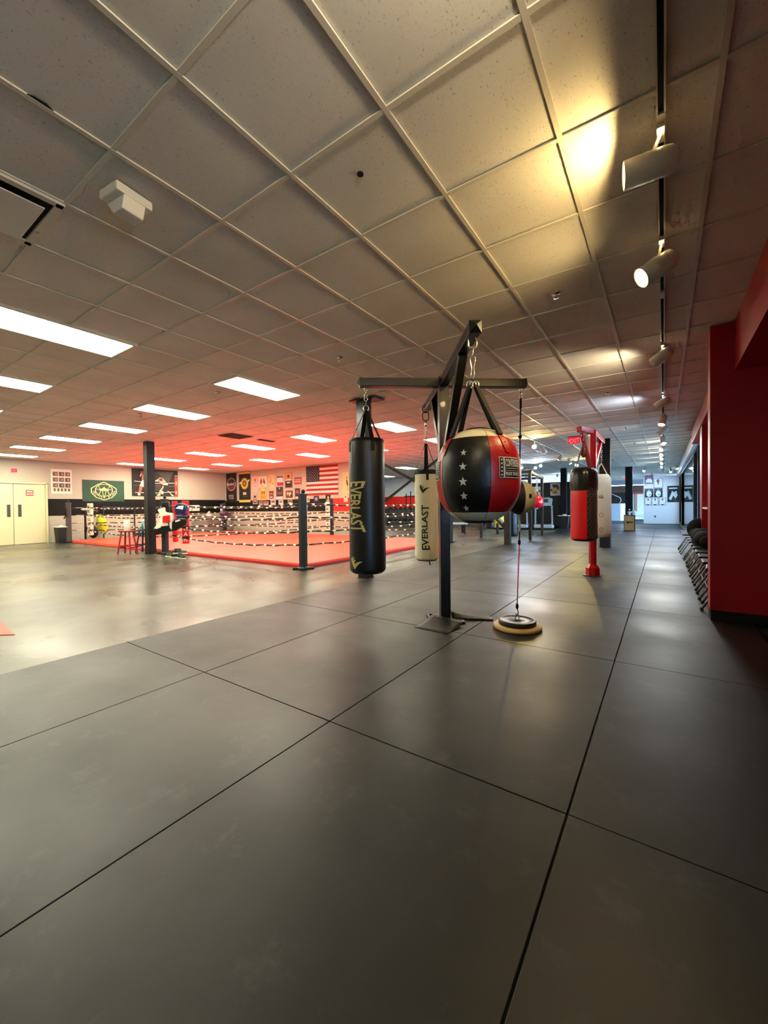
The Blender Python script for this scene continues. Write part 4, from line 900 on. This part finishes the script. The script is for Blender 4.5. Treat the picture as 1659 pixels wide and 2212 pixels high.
paper = [((-16.29, 2.69), (-15.83, 1.95), 'E2B8A8', [('4A3030', ('e', .05, .25, .09, .08)), ('9A7068', ('r', .03, .1, .5, .03)), ('9A7068', ('r', .05, -.13, .4, .03))], 'tall plain pink paper sheet with a small dark emblem'),
 ((-15.81, 2.66), (-15.18, 2.14), 'E8D0B8', [('8A3A28', [(-.3, -.1), (-.22, .2), (-.08, .3), (-.04, 0), (-.12, -.25)]), ('8A3A28', [(.05, 0), (.12, .35), (.25, .1), (.34, -.15), (.15, -.2)]), ('6A4038', ('r', .0, -.38, .4, .04))], 'wide cream poster with two rust-brown figures'),
 ((-15.05, 2.70), (-14.64, 2.06), 'E0C088', rnd(0, 7, ['B08848', 'C89858', 'F0D8A0']), 'tan poster with ochre print, third along the top row'),
 ((-14.56, 2.63), (-14.03, 2.15), 'C8B8B8', [('7A4850', ('r', 0, .35, .8, .2)), ('E8DCD8', ('r', 0, .1, .6, .4)), ('9A3A40', ('r', .05, -.3, .8, .3))], 'white and red fight poster, fourth along the top row'),
 ((-13.95, 2.74), (-13.50, 2.05), '8A5A3A', [('D89858', ('r', 0, .3, .9, .36)), ('6A3020', ('e', 0, .25, .2, .1)), ('E8D8C0', ('r', 0, .03, .85, .1)), ('201818', ('r', 0, -.25, .95, .4)), ('C0B0A8', ('r', 0, -.15, .5, .1))], 'tallest orange and black fight poster of the top row'),
 ((-13.36, 2.50), (-12.92, 2.19), 'A04038', [('E0B0A0', ('r', 0, .14, .8, .12)), ('E8C0B0', ('r', 0, -.14, .8, .14))], 'small red sign with two pale text lines, left of the big flag'),
 ((-16.23, 1.83), (-15.90, 1.36), 'B8A090', [('3A3030', ('e', 0, .25, .3, .12)), ('3A3030', ('r', 0, -.2, .7, .4)), ('C0B0A8', ('e', 0, -.15, .2, .12))], 'small sheet with dark round prints, first of the lower row'),
 ((-15.70, 2.12), (-15.22, 1.53), 'D8A848', [('8A6020', ('e', -.15, .1, .12, .14)), ('8A6020', ('e', .15, .1, .12, .14)), ('B88838', ('r', 0, -.25, .8, .25)), ('E8D090', ('r', 0, .35, .5, .15))], 'golden yellow poster with two figures in the lower row'),
 ((-15.05, 1.95), (-14.75, 1.60), '5A3030', [('B05848', ('r', 0, .1, .8, .3)), ('C8B0A0', ('r', 0, -.3, .7, .16))], 'small dark red poster, third of the lower row'),
 ((-14.55, 2.12), (-14.10, 1.56), '3A2830', [('7A4040', ('r', 0, .0, .8, .2)), ('D8C8C8', ('r', 0, -.4, 1, .24)), ('C0B0B0', ('e', 0, .38, .08, .08))], 'dark poster with white bottom strip, fourth of the lower row'),
 ((-13.92, 1.93), (-13.48, 1.61), '5A3828', [('D8A070', ('e', -.2, .1, .16, .25)), ('D8C8B0', ('e', .15, 0, .16, .3)), ('201818', ('r', .3, -.2, .3, .3))], 'small orange-brown fight photo, fifth of the lower row'),
 ((-13.33, 2.02), (-13.02, 1.50), '382428', [('A04048', ('e', 0, .2, .3, .16)), ('C8B8A8', ('r', 0, -.3, .8, .2))], 'dark poster with a red face, sixth of the lower row beside the ring post')]
for a, b_, bg, shp, lab in paper: BW('wall_poster', lab, 'poster', a, b_, bg, shp, grp='posters on the back wall', rot=random.uniform(-.02, .02))
for k, (a, b_, bg, lab) in enumerate((((-15.80, 1.50), (-15.5, 1.3), '8A7068', 'tiny sheet on the black band below the yellow poster'), ((-15.45, 1.48), (-15.1, 1.3), 'B07870', 'tiny pinkish sheet on the black band, second from left'), ((-14.95, 1.56), (-14.6, 1.3), 'B8A0A0', 'tiny tilted sheet on the black band, below the dark red poster'), ((-14.4, 1.52), (-14.1, 1.32), 'C8C0C0', 'tiny white sheet on the black band, below the white-strip poster'), ((-13.8, 1.53), (-13.5, 1.33), '8A7868', 'tiny olive sheet on the black band, left of the ring post'))):
    BW('wall_poster', lab, 'poster', a, b_, bg, [('5A4A4A', ('r', 0, .1, .6, .3)), ('D8D0C8', ('r', 0, -.25, .5, .2))], grp='small sheets on the black band')
# national flag
fl = []; Wf, Hf = 1.80, 1.235
for k in range(7): fl.append(('9A0A14', ('r', 0, .5-(2*k+.5)/13, 1, 1/13)))
fl.append(('1A1024', ('r', -.285, .5-3.5/13, .43, 7/13)))
for r_ in range(9):
    for c_ in range(6 if r_ % 2 == 0 else 5): 
        cx, cz = -.5+(.43/12)*(1+2*c_+(r_ % 2)), .5-(7/13)*(r_+1)/10
        fl.append(('E8DCD0', [(cx+(.012 if i % 2 == 0 else .005)*math.sin(PI*i/5)*.9, cz+(.0175 if i % 2 == 0 else .007)*math.cos(PI*i/5)) for i in range(10)]))
BW('wall_flag', 'large striped flag with white stars hung on the back wall', 'flag', (-12.62, 2.915), (-10.81, 1.68), 'EBCFC0', fl)
BW('wall_poster', 'small dark poster with a bluish face below the left end of the flag', 'poster', (-12.20, 1.66), (-11.90, 1.39), '1C1620', [('8A7898', ('e', 0, 0, .3, .3)), ('D0C0C0', ('e', 0, .15, .12, .1))])
BW('wall_poster', 'small dark poster with a pale figure below the right half of the flag', 'poster', (-11.52, 1.69), (-11.25, 1.38), '181214', [('D0C0B0', ('e', .05, .1, .15, .22)), ('B8A898', ('r', 0, -.25, .6, .2))])
BW('wall_poster', 'pale sheet with a face just left of the ring post top', 'poster', (-12.6, 1.64), (-12.45, 1.40), 'D8B8A0', [('8A5A40', ('e', 0, 0, .3, .3))])
BW('wall_poster', 'tall yellow poster with a thin dark figure beside the black bag', 'poster', (-10.57, 2.56), (-10.16, 1.70), 'E8C078', [('5A4030', [(-.1, .1), (.05, .2), (.2, -.1), (.12, -.2), (-.05, -.05)]), ('5A4030', ('e', .0, .25, .07, .04)), ('6A5038', ('r', .1, -.25, .06, .2)), ('F0E8D0', ('r', .25, -.15, .2, .1))])
BW('wall_poster', 'small cream sheet with a letter mark below the yellow poster', 'poster', (-10.54, 1.665), (-10.34, 1.38), 'E8B890', [('5A4030', ('r', 0, .2, .4, .14))])
# sign on the door, wall plug
pic('door_sign', 'small red and white notice sign on the cream door', 'sign', 'L', XL+.045, 4.67, 1.80, .21, .20, 'A83A30', [('E8D8C8', ('r', 0, .22, .8, .24)), ('E8D0C8', ('r', -.2, -.2, .4, .22)), ('E8D0C8', ('r', .25, -.2, .34, .22))])
# far picture wall
M0 = 'athlete pictures on the far white wall'
def ath(kind):
    if kind == 0: return [('7A6A80', ('r', 0, .2, 1, .6)), ('E0E6EC', [(-.35, -.45), (-.4, -.1), (-.15, .15), (.15, .15), (.4, -.1), (.35, -.45)]), ('8A8488', ('e', 0, .25, .12, .14)), ('3A3A48', ('r', 0, -.4, .6, .08))]
    if kind == 1: return [('8A4A50', ('e', -.05, .25, .16, .18)), ('7A5058', [(-.1, .1), (.08, .1), (.0, -.25), (-.08, -.1)])]
    if kind == 2: return [('4A5260', ('r', 0, .32, 1, .3)), ('D8E2E8', ('e', 0, -.1, .32, .36)), ('9AA0A8', ('e', 0, .3, .1, .12)), ('3A4048', ('r', .1, -.2, .2, .08))]
    return [('4A5A70', ('e', .02, .28, .12, .16)), ('DDE6EC', ('r', 0, -.1, .5, .3)), ('30384A', ('r', 0, -.42, .5, .1))]
FW('athlete_picture', 'topmost left picture of a white-shirted athlete on the far wall', 'picture', (-.90, 2.80), (-.50, 2.32), '8A6A7A', ath(0), frame='2A2A34', grp=M0)
FW('athlete_picture', 'picture with a small red-brown face, right of the topmost one', 'picture', (-.46, 2.60), (-.04, 2.09), 'E4EAF0', ath(1), frame='3A4050', grp=M0)
FW('athlete_picture', 'left of two dark square athlete pictures in the middle row', 'picture', (-.905, 2.03), (-.50, 1.54), '14141E', ath(2), frame='14141E', grp=M0)
FW('athlete_picture', 'right of two dark square athlete pictures in the middle row', 'picture', (-.45, 2.04), (-.06, 1.54), '14141E', ath(2), frame='14141E', grp=M0)
for (a0, a1), w in zip(((-.905, -.60), (-.56, -.26), (-.21, .09)), ('left', 'middle', 'right')): FW('athlete_picture', '%s of the three small framed pictures in the bottom row' % w, 'picture', (a0, 1.485), (a1, 1.08), 'E0E8EE', ath(3), frame='2A3040', grp=M0)
FW('fight_picture', 'large square black and white fight picture beside the window mullion', 'picture', (.19, 2.15), (.70, 1.25), '101418', [('C8D4D8', ('r', 0, .36, .8, .08)), ('C0D0D4', [(-.4, -.3), (-.2, 0), (-.1, .2), (.05, .1), (.3, .2), (.4, -.1), (.2, -.3), (0, -.1), (-.2, -.4)]), ('2A3A38', ('r', .2, -.38, .5, .16))], frame='0E1014')
pic('wall_outlet', 'small grey outlet low on the far white wall', 'outlet', 'B', -.41, 28.195, .42, .08, .12, '4A5A68')
pic('wall_poster', 'colourful poster with gold figures on the dark partition', 'poster', 'B', -4.49, 21.695, 1.94, .46, .62, 'D8D4D0', [('3A3A40', ('r', 0, .3, .6, .2)), ('D8B060', ('e', 0, .0, .3, .2)), ('B08030', ('e', -.05, -.25, .28, .12)), ('A02828', ('e', -.38, -.05, .1, .12)), ('6A6AA0', ('r', .3, .1, .2, .3))], [('2A2A30', 'ZZ', (-.25, .12, .3, .3))])
pic('wall_poster', 'pale yellow poster behind the small red water bag', 'poster', 'B', -5.34, 21.695, 1.82, .5, .58, 'E8E0B8', [('6A7A68', ('e', .2, .1, .15, .12))])
# ------------------------------------------------------------------ treadmills
M_tm = mat('treadmill_silver', 'A8B0B4', .35, .3, var=.05)
def treadmill(x, y, lab):
    t = thing('treadmill', lab, 'treadmill', (x, y, 0), .22, 'treadmills before the dark partition')
    q = B(M_tm); q.extr([(-.42, -.35), (.42, -.35), (.46, -.1), (.42, .25), (-.42, .25), (-.46, -.1)], .06, .24); link('motor_hood', q, t, bevel=.05)
    q = B(M_ink); q.box((0, .75, .13), (.78, 1.3, .1)); link('deck', q, t, bevel=.02)
    for s in (-1, 1):
        q = B(M_tm); q.box((s*.38, .75, .19), (.08, 1.3, .05)); link('side_rail', q, t)
        q = B(M_tm); q.bar((s*.38, .2, .2), (s*.36, .02, 1.15), .07, .1); link('upright', q, t, bevel=.01)
        q = B(M_tm); q.tube([(s*.36, .02, 1.1), (s*.35, .25, 1.1), (s*.34, .5, 1.02)], .02, 8); link('handrail', q, t)
    q = B(M_tm); q.extr([(-.35, 1.12), (.35, 1.12), (.4, 1.45), (.25, 1.52), (-.25, 1.52), (-.4, 1.45)], -.04, .04, lambda x_, y_, z_: (x_, z_-.02+(y_-1.3)*.3, y_)); c_ = link('console', q, t, bevel=.02)
    q = B(mat('screen_teal', '2A4A50', .2)); q.box((0, -.062, 1.36), (.4, .01, .16)); link('screen', q, c_)
treadmill(-4.72, 20.25, 'right silver treadmill under the gold figure poster'); treadmill(-5.82, 20.0, 'left silver treadmill half behind the double-end ball'); treadmill(-6.95, 19.8, 'silver treadmill hidden furthest left behind the ball bag')
# boxing frames with red water bag
t = thing('boxing_rack', 'tall black steel bag frame holding the small red bag', 'bag frame', (-3.72, 14.1, 0))
for (x, y, h) in ((0, 0, 2.35), (-.1, 2.05, 2.25), (-1.75, .05, 2.35), (-1.85, 2.1, 2.25)):
    b = B(M_bmetal); b.box((x, y, h/2), (.085, .085, h)); link('upright', b, t)
for p_, q_ in (((-1.75, 0, 2.30), (.06, 0, 2.30)), ((-1.85, 2.05, 2.2), (-.05, 2.05, 2.2)), ((-.0, 0, 2.3), (-.1, 2.05, 2.2)), ((-1.75, 0, 2.3), (-1.85, 2.05, 2.2))): b = B(M_bmetal); b.bar(p_, q_, .08); link('crossbar', b, t)
for z in (2.30, 2.30): pass
b = B(M_chrome); b.cyl((-.12, -.06, 2.36), (.12, -.06, 2.36), .02, 8); link('bolt', b, t)
b = B(M_bmetal); b.bar((-1.0, 1.0, 2.25), (-.1, 1.0, 2.25), .06); link('crossbar', b, t)
rx, ry = -3.78, 15.25
t = thing('water_bag', 'small bright red teardrop bag hanging on a chain before the treadmills', 'punching bag', (rx, ry, 0))
b = B(mat('water_red', 'F00820', .25, coat=.4)); b.lathe([(0, 1.06), (.10, 1.07), (.185, 1.13), (.22, 1.25), (.20, 1.38), (.14, 1.48), (.07, 1.54), (0, 1.55)], 32); link('body', b, t)
for k in (0, 1, 2): a = facing(rx, ry)+k*2*PI/3+.5; d = Vector((math.cos(a), math.sin(a), 0)); b = B(M_strap); b.strip([Vector((0, 0, 1.66)), d*.10+Vector((0, 0, 1.50)), d*.14+Vector((0, 0, 1.42))], .035, (-d.y, d.x, 0)); link('strap', b, t)
b = B(M_chrome); b.chain((-.02, 0, 2.2), (-.02, 0, 1.66), 12, .03, .005); b.chain((.03, 0, 2.2), (.0, 0, 1.66), 12, .03, .005); link('chain', b, t)
b = B(M_whitep); b.lathe([(0, 1.02), (.03, 1.03), (.04, 1.07), (0, 1.08)], 12); link('valve', b, t)
# heavy post rack with bags seen under the ball
t = thing('bag_rack', 'thick dark grey bag rack post with diagonal brace below the ball bag', 'bag rack', (-3.87, 12.15, 0))
b = B(M_post); b.box((0, 0, 1.2), (.17, .17, 2.4)); link('post', b, t, bevel=.006)
b = B(M_post); b.bar((0, .05, .42), (-.9, 1.1, .95), .1); link('brace', b, t); b = B(M_post); b.bar((0, 0, 2.35), (-1.6, 1.9, 2.35), .1); link('arm', b, t)
for x, y, r, z0, z1, m, lab in ((-5.05, 13.9, .15, .36, 1.5, M_vinyl, 'short black bag bottom hanging left of the diagonal brace'), (-3.95, 12.75, .2, .2, 1.55, M_vinyl, 'large black bag hanging directly behind the thick grey rack post')):
    tt = thing('heavy_bag', lab, 'punching bag', (x, y, 0), 0, 'bags behind the ball bag'); b = B(m); b.lathe(bagprof(r, z0, z1), 32); link('body', b, tt); bagstraps(tt, z1+.35, z1, r*.95, 4, .3); b = B(M_chrome); b.chain((0, 0, 2.4), (0, 0, z1+.33), 5, .03, .005); link('chain', b, tt)
b = B(mat('yellow_print', 'F0D020', .5)); b.lathe([(0, .2), (.2, .22), (.28, .45), (.27, .62)], 28); b.use(M_redmetal).lathe([(.27, .62), (.24, .85), (.1, 1.0), (0, 1.02)], 28); tag(link('teardrop_bag', b, loc=(-5.6, 16.4, .1)), 'red and yellow bag resting low beyond the diagonal brace', 'punching bag')
t = thing('weight_bench', 'pale grey weight bench glimpsed far below the ball bag', 'bench', (-7.2, 15.6, 0), .4)
b = B(mat('bench_grey', 'B8BCC0', .5)); b.box((0, 0, .43), (1.1, .3, .08)); link('seat', b, t, bevel=.02)
for s in (-1, 1): b = B(M_bmetal); b.box((s*.42, 0, .2), (.06, .3, .4)); link('leg', b, t)
b = B(M_bmetal); b.box((0, 0, .7), (.09, .09, 1.4)); tag(link('rack_upright', b, loc=(-7.17, 16.4, 0)), 'slim black upright standing beyond the ring under the ball bag', 'upright')
# dumbbell rack and machine beyond the right ring
t = thing('dumbbell_rack', 'three-tier dumbbell rack against the far wall behind the ropes', 'dumbbell rack', (-12.6, 20.6, 0), .25)
for s in (-1, 1): b = B(M_bmetal); b.bar((s*1.2, .1, 0), (s*1.2, .3, 1.1), .07); link('upright', b, t)
for z in (.25, .62, .98): b = B(M_gmetal); b.box((0, .1+z*.15, z), (2.5, .32, .04)); link('shelf', b, t)
db = B(M_ink)
dp = None
M_rack = Matrix.Translation((-12.6, 20.6, 0)) @ Matrix.Rotation(.25, 4, 'Z'); tiers = ('bottom', 'middle', 'top')
for ti, z in enumerate((.27, .64, 1.0)):
    for k in range(8):
        p_ = M_rack @ Vector((-1.05+k*.3, .1+z*.15, z+.07)); w_ = ['first', 'second', 'third', 'fourth', 'fifth', 'sixth', 'seventh', 'last'][k]; lab = '%s dumbbell from the left on the %s tier of the far rack' % (w_, tiers[ti])
        if dp is None:
            dp = thing('dumbbell', lab, 'dumbbell', p_, .25, 'dumbbells on the far rack')
            q = B(M_chrome); q.cyl((0, -.09, 0), (0, .09, 0), .015, 8); link('handle', q, dp)
            for s in (-1, 1): q = B(M_ink); q.cyl((0, s*.06, 0), (0, s*.14, 0), .065, 12); link('weight', q, dp)
        else: dup(dp, lab, p_)
t = thing('cable_machine', 'tall dark cable machine beyond the ropes at the far red-striped wall', 'gym machine', (-11.3, 19.4, 0), .3)
for x_ in (-.5, -.25, .35): b = B(M_bmetal); b.box((x_, 0, 1.0), (.05, .05, 2.0 if x_ > -.3 else 1.75)); link('upright', b, t)
b = B(M_bmetal); b.bar((-.6, 0, 1.72), (.9, 0, 1.72), .06); link('crossbar', b, t); b = B(M_ink); b.box((.6, 0, .75), (.35, .3, .8)); link('weight_stack', b, t); b = B(M_ink); b.bar((.45, 0, 1.7), (.75, 0, 1.25), .16, .1); link('seat_back', b, t)
t = thing('cross_braced_frame', 'dark steel frame with crossed braces between the two long bags', 'steel frame', (-5.4, 7.2, 0))
M_x = mat('crossed_brace', '2A221C', .5)
for (p_, q_, w_, n_) in (((0, 0, 0), (0, 0, 2.45), .06, 'upright'), ((1.35, .94, 0), (1.35, .94, 2.45), .06, 'upright'), ((0, 0, 2.32), (1.35, .94, 1.40), .055, 'brace'), ((-.02, .0, 1.0), (1.35, .94, 2.28), .055, 'brace')): b = B(M_x); b.bar(p_, q_, w_); link(n_, b, t)
# gold box, desk, far objects
t = thing('trophy_box', 'gold box with black trim and black mark standing in the far aisle', 'box', (-1.23, 20.7, 0))
b = B(mat('gold_card', 'A87E48', .55)); b.box((0, 0, .34), (.38, .36, .66)); link('body', b, t)
b = B(M_ink)
for s in (-1, 1): b.box((s*.195, -.18, .34), (.02, .02, .68)); b.box((0, -.18, .34+s*.33), (.4, .02, .03)); b.box((s*.195, .18, .34), (.02, .02, .68))
b.box((0, 0, .68), (.42, .38, .02)); link('trim', b, t)
b = B(M_ink); b.extr([(-.13, .05), (.1, .04), (.13, .07), (.13, -.01), (-.02, -.01), (-.08, -.06), (-.1, 0)], 0, .004, lambda x_, y_, z_: (x_, -.181-z_, .36+y_)); link('emblem', b, t)
t = thing('trophy', 'white trophy ornament standing on the gold box', 'trophy', (-1.24, 20.7, .69)); b = B(M_whitep); b.lathe([(0, 0), (.06, 0), (.03, .04), (.06, .1), (.09, .14), (0, .15)], 16); link('cup', b, t); b = B(M_whitep); b.ball((0, 0, .23), .03, n=8); link('top', b, t)
b = B(mat('pale_disc', 'B8C4D8', .3)); b.lathe([(.0, -.01), (.09, -.01), (.09, .01), (0, .01)], 20, Matrix.Translation((-1.08, 20.7, .80)) @ Matrix.Rotation(PI/2, 4, 'X')); tag(link('round_plaque', b), 'pale round plaque leaning on the right of the gold box top', 'plaque')
t = thing('front_desk', 'white reception desk with angled end beyond the columns', 'desk', (-2.7, 32.2, 0)); b = B(mat('desk_white', 'B8CCE0', .5)); b.extr([(-1.2, 0), (.25, 0), (.7, 1.0), (.7, 2.2), (-1.2, 2.2)], 0, 1.15); link('front', b, t); b = B(M_white); b.extr([(-1.25, -.05), (.28, -.05), (.76, 1.0), (.76, 2.2), (-1.25, 2.2)], 1.15, 1.19); link('counter', b, t)
t = thing('computer', 'black monitor standing on the white reception desk', 'monitor', (-3.0, 32.5, 1.19)); b = B(M_ink); b.box((0, 0, .28), (.5, .04, .32)); link('screen', b, t); b = B(M_ink); b.box((0, 0, .06), (.06, .04, .12)); b.box((0, 0, .01), (.2, .16, .02)); link('stand', b, t)
b = B(mat('rail_white', 'C8D4D8', .4)); b.tube([(-3.9, 33.4, 2.15), (-3.0, 33.4, 1.85), (-2.55, 33.4, 1.6), (-2.5, 33.4, 1.4), (-2.6, 33.4, 1.2)], .022, 8); tag(link('handrail', b), 'white curved handrail rising behind the reception desk', 'handrail')
b = B(M_ink); b.box((-2.6, 34.6, 1.35), (1.3, .3, 1.3)); tag(link('clothes_rack', b, bevel=.05), 'dark mass of hanging clothes behind the reception desk', 'clothes rack')
for k, z in enumerate((.45, .12)): b = B(M_white); b.box((-.85, 34.5, z), (2.0, .5, .16)); tag(link('white_bench', b, bevel=.02), ('upper' if k == 0 else 'lower')+' white bench board right of the distant black column', 'bench')
# ------------------------------------------------------------------ chairs along the right side
M_seat = mat('chair_seat', '0C0E10', .45, var=.15, spec=.35)
def chair(x, y, lab, rz):
    t = thing('folding_chair', lab, 'chair', (x, y, 0), rz, 'chairs along the right aisle')
    q = B(M_seat); q.box((0, 0, .45), (.42, .40, .035)); link('seat', q, t, bevel=.014)
    q = B(M_seat); q.box((.235, 0, .76), (.025, .42, .2)); link('backrest', q, t, bevel=.01)
    for s in (-1, 1):
        q = B(M_chrome); q.tube([(-.24, s*.2, .01), (.0, s*.2, .45), (.24, s*.2, .86)], .011, 8); link('leg', q, t)
        q = B(M_chrome); q.tube([(.24, s*.185, .01), (-.14, s*.185, .44)], .011, 8); link('leg', q, t)
        for xx in (-.24, .24): q = B(M_ink); q.cyl((xx, s*.2 if xx < 0 else s*.185, 0), (xx, s*.2 if xx < 0 else s*.185, .03), .016, 8); link('foot_cap', q, t)
    q = B(M_chrome); q.cyl((-.16, -.2, .16), (-.16, .2, .16), .009, 8); link('crossbar', q, t)
    return t
c0 = None; nth = ['nearest', 'second', 'third', 'fourth', 'fifth', 'sixth', 'seventh', 'eighth', 'ninth', 'tenth', 'eleventh', 'twelfth']
for k in range(12):
    lab = '%s black seated chrome chair from the red pillar along the right wall' % nth[k]; y = 5.85+k*.62+(.35 if k > 8 else 0); x = .60-(.0 if k < 9 else .04); rz = random.uniform(-.08, .08)
    if c0 is None: c0 = chair(x, y, lab, rz)
    else: dup(c0, lab, (x, y, 0), rz)
b = B(mat('ball_black', '050506', .8, spec=.15)); b.ball((0, 0, 0), .21, (1, 1.1, 1), 16); tag(link('exercise_ball', b, loc=(.58, 9.95, .68)), 'large black ball lying on the row of chairs', 'ball')
for k, (y, z, lab) in enumerate(((8.3, .60, 'black sports bag piled on chairs beside the red pillar'), (9.15, .60, 'black bundle of gear on chairs just before the large black ball'))): b = B(mat('ball_black', '', 0)); b.ball((0, 0, 0), .24, (.7, 1.15, .55), 12); b.ball((-.05, .2, .02), .13, (1, 1.2, .8), 8); b.ball((.02, -.22, -.02), .12, (1, 1, .8), 8); tag(link('sports_bag', b, loc=(.56, y, z)), lab, 'bag', 'gear on the chairs')
b = B(M_white); b.box((.76, 9.2, 1.09), (.32, .9, .03)); tag(link('wall_shelf', b), 'white ledge on the red wall above the black gear', 'shelf')
# ------------------------------------------------------------------ light
W = bpy.data.worlds.new('world'); S.world = W; W.use_nodes = True
bg = W.node_tree.nodes['Background']; bg.inputs[0].default_value = (.45, .70, 1.0, 1); bg.inputs[1].default_value = 6.5
def portal(loc, sx, sy, rz):
    L = bpy.data.lights.new('portal', 'AREA'); L.shape = 'RECTANGLE'; L.size = sx; L.size_y = sy; L.cycles.is_portal = True
    o = bpy.data.objects.new('window_portal', L); COL.objects.link(o); o.location = loc; o.rotation_euler = (PI/2, 0, rz)
portal((.95, 19.2, 1.37), 18, 2.5, PI/2); portal((2.5, -.5, 1.64), 2.1, 1.5, PI/2)
# ------------------------------------------------------------------ render settings
S.view_settings.view_transform = 'Standard'; S.view_settings.look = 'None'; S.view_settings.gamma = 1; S.view_settings.exposure = 1.4
S.cycles.use_denoising = True
S.cycles.max_bounces = 6; S.cycles.diffuse_bounces = 4; S.cycles.glossy_bounces = 3; S.cycles.transparent_max_bounces = 8
S.cycles.sample_clamp_indirect = 6
S.cycles.use_light_tree = True; S.cycles.use_adaptive_sampling = True; S.cycles.adaptive_threshold = .06; S.cycles.adaptive_min_samples = 16
